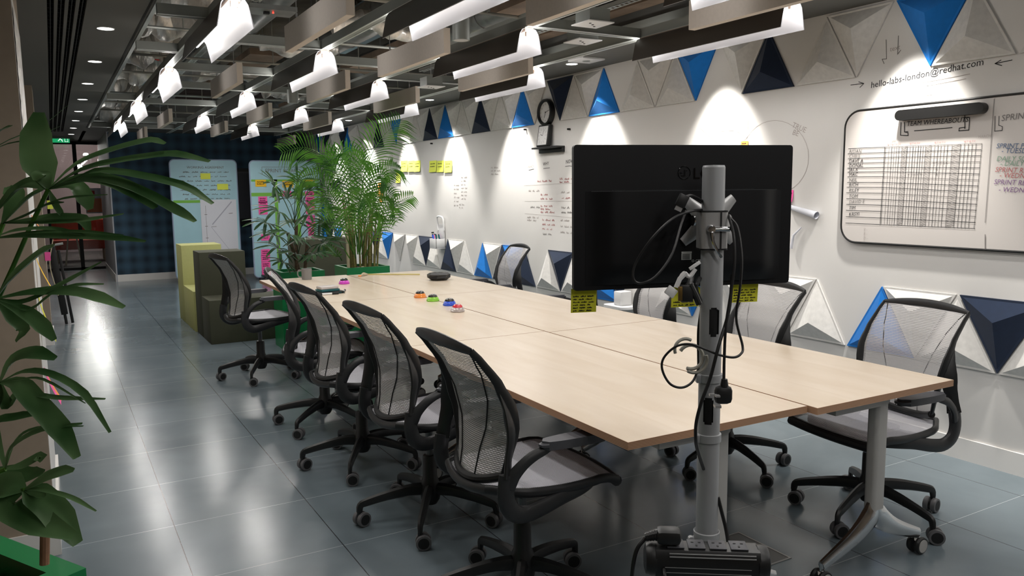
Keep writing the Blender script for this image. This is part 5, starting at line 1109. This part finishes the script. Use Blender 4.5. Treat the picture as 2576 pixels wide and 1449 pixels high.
# --- big leafed palm beside the camera
FP = (-.372, -4.44)      # planter corner on the rim
ang = math.radians(120)
t = planter('planter', FP[0], FP[1], .50, .5, .764, ang, 'green planter of clay pebbles beside the camera', 'clay', .05, .05)
t['group'] = 'green planters'
pl = thing('lady_palm', 'large dark palm with broad finger-like leaves in the planter beside the camera', 'plant', (-.70, -4.37, .70))
org = Vector((-.70, -4.37, .70))
def lp(px, py, D): return at(px, py, D) - org
b = mb('stake'); b.tube([lp(112, 1420, 1.50), lp(113, 1342, 1.50)], .0085, 10); b.use('clay'); b.build('cut_cane', pl)
HUBS = [ # hub, [(blade path px, depth at end, width)]
 ((122, 476, 1.42), [([(98, 390), (100, 283)], 1.42, .052), ([(190, 415), (273, 381), (373, 355), (415, 362)], 1.38, .020), ([(180, 440), (248, 415), (400, 391), (460, 392), (527, 407)], 1.35, .020), ([(190, 452), (264, 430), (450, 465), (535, 513)], 1.33, .018), ([(186, 452), (264, 455), (330, 480), (391, 524)], 1.36, .030), ([(240, 452), (341, 475), (450, 533), (491, 558)], 1.33, .019), ([(186, 468), (212, 495), (227, 527)], 1.42, .026), ([(75, 464), (35, 485), (-20, 545)], 1.45, .040), ([(140, 515), (161, 549)], 1.42, .010), ([(105, 440), (90, 455)], 1.40, .026)]),
 ((8, 562, 1.45), [([(70, 500), (110, 478)], 1.43, .02), ([(80, 555), (134, 549), (205, 553), (224, 580)], 1.38, .022), ([(110, 560), (205, 556), (310, 539)], 1.33, .013), ([(90, 530), (160, 500), (270, 490)], 1.38, .008), ([(40, 500), (20, 470)], 1.5, .03), ([(60, 545), (120, 515), (160, 510)], 1.4, .012)]),
 ((-20, 600, 1.40), [([(60, 594), (155, 595), (290, 600), (366, 608)], 1.36, .016), ([(80, 585), (200, 583), (310, 592)], 1.36, .008), ([(40, 580), (130, 576), (215, 592)], 1.38, .010)]),
 ((-10, 752, 1.38), [([(30, 700), (93, 645), (136, 619)], 1.34, .028), ([(80, 736), (186, 735), (250, 750), (312, 774)], 1.32, .022), ([(60, 760), (155, 716), (255, 660)], 1.34, .015), ([(60, 785), (100, 815), (137, 856)], 1.36, .024), ([(70, 780), (130, 740), (190, 718), (261, 715)], 1.36, .009), ([(30, 800), (60, 830), (40, 860)], 1.38, .02)]),
 ((0, 962, 1.45), [([(30, 910), (80, 890), (140, 903)], 1.43, .030), ([(60, 935), (130, 942), (212, 991), (277, 1088)], 1.38, .013), ([(45, 965), (87, 1010), (150, 1080), (194, 1152)], 1.38, .034), ([(60, 985), (145, 1001), (265, 1004)], 1.40, .010), ([(50, 955), (110, 955), (215, 1015)], 1.40, .005), ([(20, 1020), (50, 990), (90, 985)], 1.44, .024), ([(-5, 1000), (-20, 1040)], 1.45, .03)]),
 ((14, 1180, 1.42), [([(22, 1140), (48, 1110), (110, 1080), (207, 1066)], 1.40, .013), ([(40, 1110), (90, 1078), (210, 1072)], 1.42, .007), ([(-10, 1070), (40, 1050), (105, 1040)], 1.42, .018), ([(60, 1170), (100, 1150), (98, 1162)], 1.42, .02)]),
 ((62, 1232, 1.40), [([(110, 1205), (150, 1190), (186, 1184)], 1.38, .024), ([(110, 1233), (180, 1252), (242, 1286)], 1.36, .008), ([(90, 1245), (140, 1290), (196, 1368)], 1.38, .044), ([(20, 1225), (-20, 1240)], 1.4, .05), ([(20, 1270), (80, 1310), (185, 1350)], 1.36, .046), ([(95, 1240), (112, 1250)], 1.38, .016), ([(130, 1265), (170, 1310), (190, 1345)], 1.40, .003)]),
 ((-10, 1180, 1.5), [([(30, 1190), (70, 1200), (110, 1190)], 1.45, .035), ([(20, 1210), (50, 1230)], 1.45, .03)]),
 ((-60, 430, 1.5), [([(-20, 350), (20, 318)], 1.45, .012), ([(0, 365), (100, 320), (175, 262)], 1.42, .006), ([(0, 370), (80, 350), (150, 318)], 1.42, .006), ([(-10, 340), (28, 318)], 1.42, .02)])]
for (hx, hy, hd), bl in HUBS:
    b = mb('leaf_fore'); H0 = lp(hx, hy, hd)
    for path, de, wd in bl:
        n_ = len(path); P = [H0] + [lp(p[0], p[1], hd + (de - hd) * (k + 1) / n_) for k, p in enumerate(path)]; blade(b, P, wd * 1.15, nrm=Vector((-.25, -.45, .85)), n=12, fold=.25)
    b.build('leaf', pl, smooth=60, recalc=False)
    b = mb('leaf_palm'); b.tube(spline([Vector((rnd.uniform(-.05, .05), rnd.uniform(-.05, .05), .3 + .6 * (1 - hy / 1449))), (H0 * .5 + Vector((0, 0, .12))), H0], 5), [.004] * 11, 6); b.build('leaf_stalk', pl)
for k in range(4): b = mb('trunk'); x, y = (-.04 + .05 * k, -.05 + .03 * (k % 3)); b.tube(spline([(x, y, -.0), (x - .02, y + .02, .4), (x, y, .7 + .1 * (k % 2))], 5), .012, 8); b.build('stem', pl)

# --- palm behind the table with finger leaves
p0 = (1.455, 1.395); t = planter('planter', p0[0], p0[1], .42, .37, .752, TR, 'green planter with dark soil standing behind the mug', 'soil', .03, .035); t['group'] = 'green planters'
org = Vector((1.655, 1.60, .715)); pl = thing('lady_palm', 'bushy dark palm with star shaped leaves behind the mug', 'plant', org); q = random.Random(5)
trunks = [((.0, .0), (.02, .0, .52)), ((.04, .03), (-.06, .03, .40)), ((.07, -.04), (.12, .0, .30))]
for (x, y), top in trunks: b = mb('trunk'); b.tube(spline([(x, y, 0), ((x + top[0]) / 2, (y + top[1]) / 2, top[2] * .5), top], 5), .017, 8); b.build('stem', pl)
hubs = [(748, 458, 8, .30), (803, 432, 7.9, .28), (838, 470, 7.9, .2), (690, 470, 7.6, .30), (700, 532, 7.5, .27), (778, 540, 7.6, .25), (806, 560, 7.8, .26), (668, 560, 7.5, .24), (730, 590, 7.4, .26), (700, 625, 7.5, .26), (765, 600, 7.6, .26), (812, 612, 7.7, .26), (745, 640, 7.5, .22), (712, 660, 7.5, .2), (790, 640, 7.5, .22), (758, 505, 7.7, .25), (722, 500, 7.9, .22), (740, 560, 7.9, .25), (780, 480, 8.0, .22), (690, 590, 7.7, .25)]
for i, (px, py, D, L) in enumerate(hubs):
    H0 = at(px, py, D * .992 - .0) - org; d = Vector((H0.x, H0.y * .6, .02 + .25 * (py < 520))); d.normalize(); base = Vector((.02 * (i % 3), .02, min(.5, max(.12, H0.z - .22))))
    b = mb('leaf_dark'); fan(b, H0, d, (d.x * -.35, -.35, .87), 8 + i % 3, L * 1.0, .032, 4.2 if i % 2 else 3.4, .15, q); b.build('leaf', pl, smooth=60, recalc=False)
    b = mb('leaf_dark'); b.tube(spline([base, (base + H0) / 2 + Vector((0, 0, .05)), H0], 5), .004, 6); b.build('leaf_stalk', pl)

# --- feather palm
p0 = (2.115, 1.44); t = planter('planter', p0[0], p0[1], .45, .42, .752, TR, 'green planter holding the tall feathery palm', 'soil', .03, .03); t['group'] = 'green planters'
org = Vector((2.335, 1.66, .72)); pl = thing('feather_palm', 'tall feathery palm with many thin canes behind the far table', 'plant', org); q = random.Random(9)
b = None
for k in range(30):
    x, y = q.uniform(-.10, .17), q.uniform(-.12, .12); h = q.uniform(.35, .8); b = mb('cane'); b.tube(spline([(x, y, 0), (x * 1.15, y * 1.1, h * .5), (x * 1.5 + q.uniform(-.03, .03), y * 1.3, h)], 4), [.011, .010, .010, .009, .009, .008, .007, .006, .005], 7); b.build('cane', pl)
b = mb('wood_pale'); b.tube([(-.15, -.06, 0), (-.155, -.06, .32), (-.15, -.06, .5)], [.017, .016, .01], 8); b.build('pale_cane', pl)
i_ = 0
def frond(pts, L, n, name='leaf_palm', w=.0125, side=None, droop=.35, n0=.22):
    P = spline(pts, 8); N = len(P); b = mb(name); b.tube(P, [.006 - .0045 * i / N for i in range(N)], 6)
    n = int(n * 1.08); bd = Vector((.45 + q.uniform(-.3, .3), .8, .25 + q.uniform(-.2, .3))).normalized()
    for k in range(n):
        tt = n0 + (1 - n0) * k / n; f = tt * (N - 1); i = min(int(f), N - 2); p = P[i].lerp(P[i + 1], f - i); tg = (P[i + 1] - P[i]).normalized()
        sd = tg.cross(bd); sd = sd if sd.length > .1 else Vector((1, 0, 0)); sd.normalize(); l = L * (1 if i_ < 1 else .86) * (.45 + .62 * math.sin(min(1, (tt - n0) / (1 - n0) * .93 + .1) * PI) ** .7) * q.uniform(.85, 1.1)
        for e in (-1, 1):
            dd = (sd * e * .9 + tg * .6 + Vector((0, 0, .12))).normalized(); a = p + dd * l * .5; c = p + dd * l - Vector((0, 0, l * droop))
            blade(b, [p, a, c], w, n=6, nrm=bd, tip=.5, blunt=.08, fold=.1)
    return b
FR = [([(900, 640, 8.0), (905, 520, 8.0), (922, 420, 7.95), (962, 345, 7.9), (1012, 300, 7.8)], .34, 30),
      ([(895, 620, 8.0), (870, 500, 7.9), (830, 410, 7.8), (770, 372, 7.7), (705, 385, 7.6)], .30, 30),
      ([(890, 640, 7.9), (862, 540, 7.7), (820, 470, 7.6), (775, 450, 7.5), (740, 470, 7.4)], .27, 26),
      ([(905, 640, 8.1), (925, 520, 8.2), (950, 450, 8.2), (985, 425, 8.2), (1010, 430, 8.1)], .24, 24),
      ([(915, 650, 7.9), (940, 600, 7.8), (975, 540, 7.7), (1010, 505, 7.6), (1042, 492, 7.5)], .18, 22),
      ([(890, 640, 7.8), (860, 570, 7.6), (835, 510, 7.4), (820, 500, 7.3), (800, 540, 7.2)], .24, 24),
      ([(905, 640, 7.9), (900, 560, 7.6), (905, 500, 7.4), (915, 490, 7.3), (935, 530, 7.2)], .24, 24),
      ([(900, 640, 8.2), (890, 520, 8.3), (880, 440, 8.4), (900, 400, 8.4), (930, 410, 8.3)], .28, 24),
      ([(920, 650, 8.1), (950, 570, 8.2), (970, 520, 8.2), (990, 520, 8.1), (1000, 560, 8.0)], .2, 20),
      ([(880, 650, 7.9), (850, 600, 7.8), (830, 560, 7.8), (812, 560, 7.7), (800, 590, 7.6)], .2, 20),
      ([(895, 650, 7.7), (885, 590, 7.5), (870, 540, 7.4), (868, 530, 7.3), (880, 580, 7.1)], .24, 22),
      ([(905, 640, 8.0), (880, 480, 8.0), (855, 420, 8.0), (842, 400, 8.0), (815, 420, 7.9)], .3, 26),
      ([(860, 655, 7.9), (850, 640, 7.8), (830, 625, 7.75), (812, 618, 7.7)], .09, 10),
      ([(900, 640, 8.1), (915, 500, 8.1), (900, 420, 8.1), (870, 385, 8.0), (830, 400, 7.9)], .3, 26),
      ([(905, 640, 7.8), (915, 580, 7.7), (930, 540, 7.6), (950, 535, 7.5), (965, 570, 7.4)], .22, 22),
      ([(905, 640, 7.9), (915, 530, 7.8), (935, 455, 7.8), (955, 440, 7.7), (975, 465, 7.6)], .26, 24),
      ([(910, 640, 8.0), (925, 560, 7.9), (948, 500, 7.8), (968, 490, 7.7), (990, 500, 7.7)], .24, 22)]
for i, (pp, L, n_) in enumerate(FR):
    i_ = i
    P = [at(px, py, D) - org for px, py, D in pp]; dy = Vector((0, 0, 0)); frond(P, L, n_, droop=.26).build('frond', pl, smooth=60, recalc=False)
# little dark plant stump behind the mug
# ================================================================ pier notes and the folded easel
G = 'notes on the side of the pier'
for i, (y, z, m_, w_, h_, lab) in enumerate(((-2.05, 1.72, 'note_yellow', .09, .16, 'topmost tall yellow note curling from the side of the near pier'), (-2.2, 1.40, 'note_orange', .08, .09, 'orange note curling from the side of the near pier below the topmost yellow one'), (-2.1, 1.22, 'note_amber', .08, .15, 'amber note curling from the side of the near pier'), (-2.2, 1.05, 'note_yellow', .09, .2, 'lowest long yellow note curling from the side of the near pier'), (-2.25, .74, 'note_pink', .08, .16, 'pink note curling from the side of the near pier'), (-2.0, .68, 'note_orange', .08, .14, 'lowest orange note curling from the side of the near pier'))):
    b = mb(m_); b.grid(lambda u, v: (.001 + .052 * (1 - v) ** 1.3, (u - .5) * w_, (v - 1) * h_), 3, 6); b.grid(lambda u, v: (.0004 + .052 * (1 - v) ** 1.3, (u - .5) * w_, (v - 1) * h_), 3, 6)
    o = b.build('sticky_note', smooth=0, recalc=False); o.location = (-.459, y, z + .02); tag(o, lab, 'sticky note', G)
for i, (px, py, m_, lab) in enumerate(((124, 455, 'note_orange', 'small orange note on the far pier'), (126, 515, 'notepad_yellow', 'yellow note on the far pier'), (120, 645, 'note_pink', 'pink note low on the far pier'))):
    b = mb(m_); p = ony(px, py, 2.996); b.box(p, (.05, .006, .085)); tag(b.build('sticky_note', smooth=0), lab, 'sticky note', 'notes on the far pier')
b = mb('foil'); b.grid(lambda u, v: (-.4575 + .004 * math.sin(v * 50 + u * 9) * math.sin(u * 17 + 3), -2.44 + 1.0 * u * .5, 1.62 + .62 * v), 14, 40); tag(b.build('cling_film'), 'crinkled shiny film stuck along the side of the near pier', 'film')
t = thing('folded_easel', 'black folded easel leaning beside the far pier', 'easel', (-.30, 4.4, 0))
q_ = Matrix.Translation((-.045, 0, .46)) @ Matrix.Rotation(-.10, 4, 'Y')
b = MB(q_).use('black_matte'); b.box((-.03, 0, .06), (.07, .05, .80), bev=.006); b.box((.035, .01, .02), (.03, .04, .78), bev=.004); b.build('body', t)
for dx in (-.03, .035): b = MB(q_).use('black_plastic'); b.tube([(dx, 0, -.32), (dx, 0, -.455)], .016, 8); b.build('leg', t)
b = mb('steel'); b.tube([(-.13, -.03, .93), (.0, -.03, .95)], .014, 8); b.use('wood_pale'); b.tube(spline([(-.10, -.04, 1.0), (-.15, -.05, .7), (-.09, -.05, .35)], 4), .006, 6); b.build('strap', t)
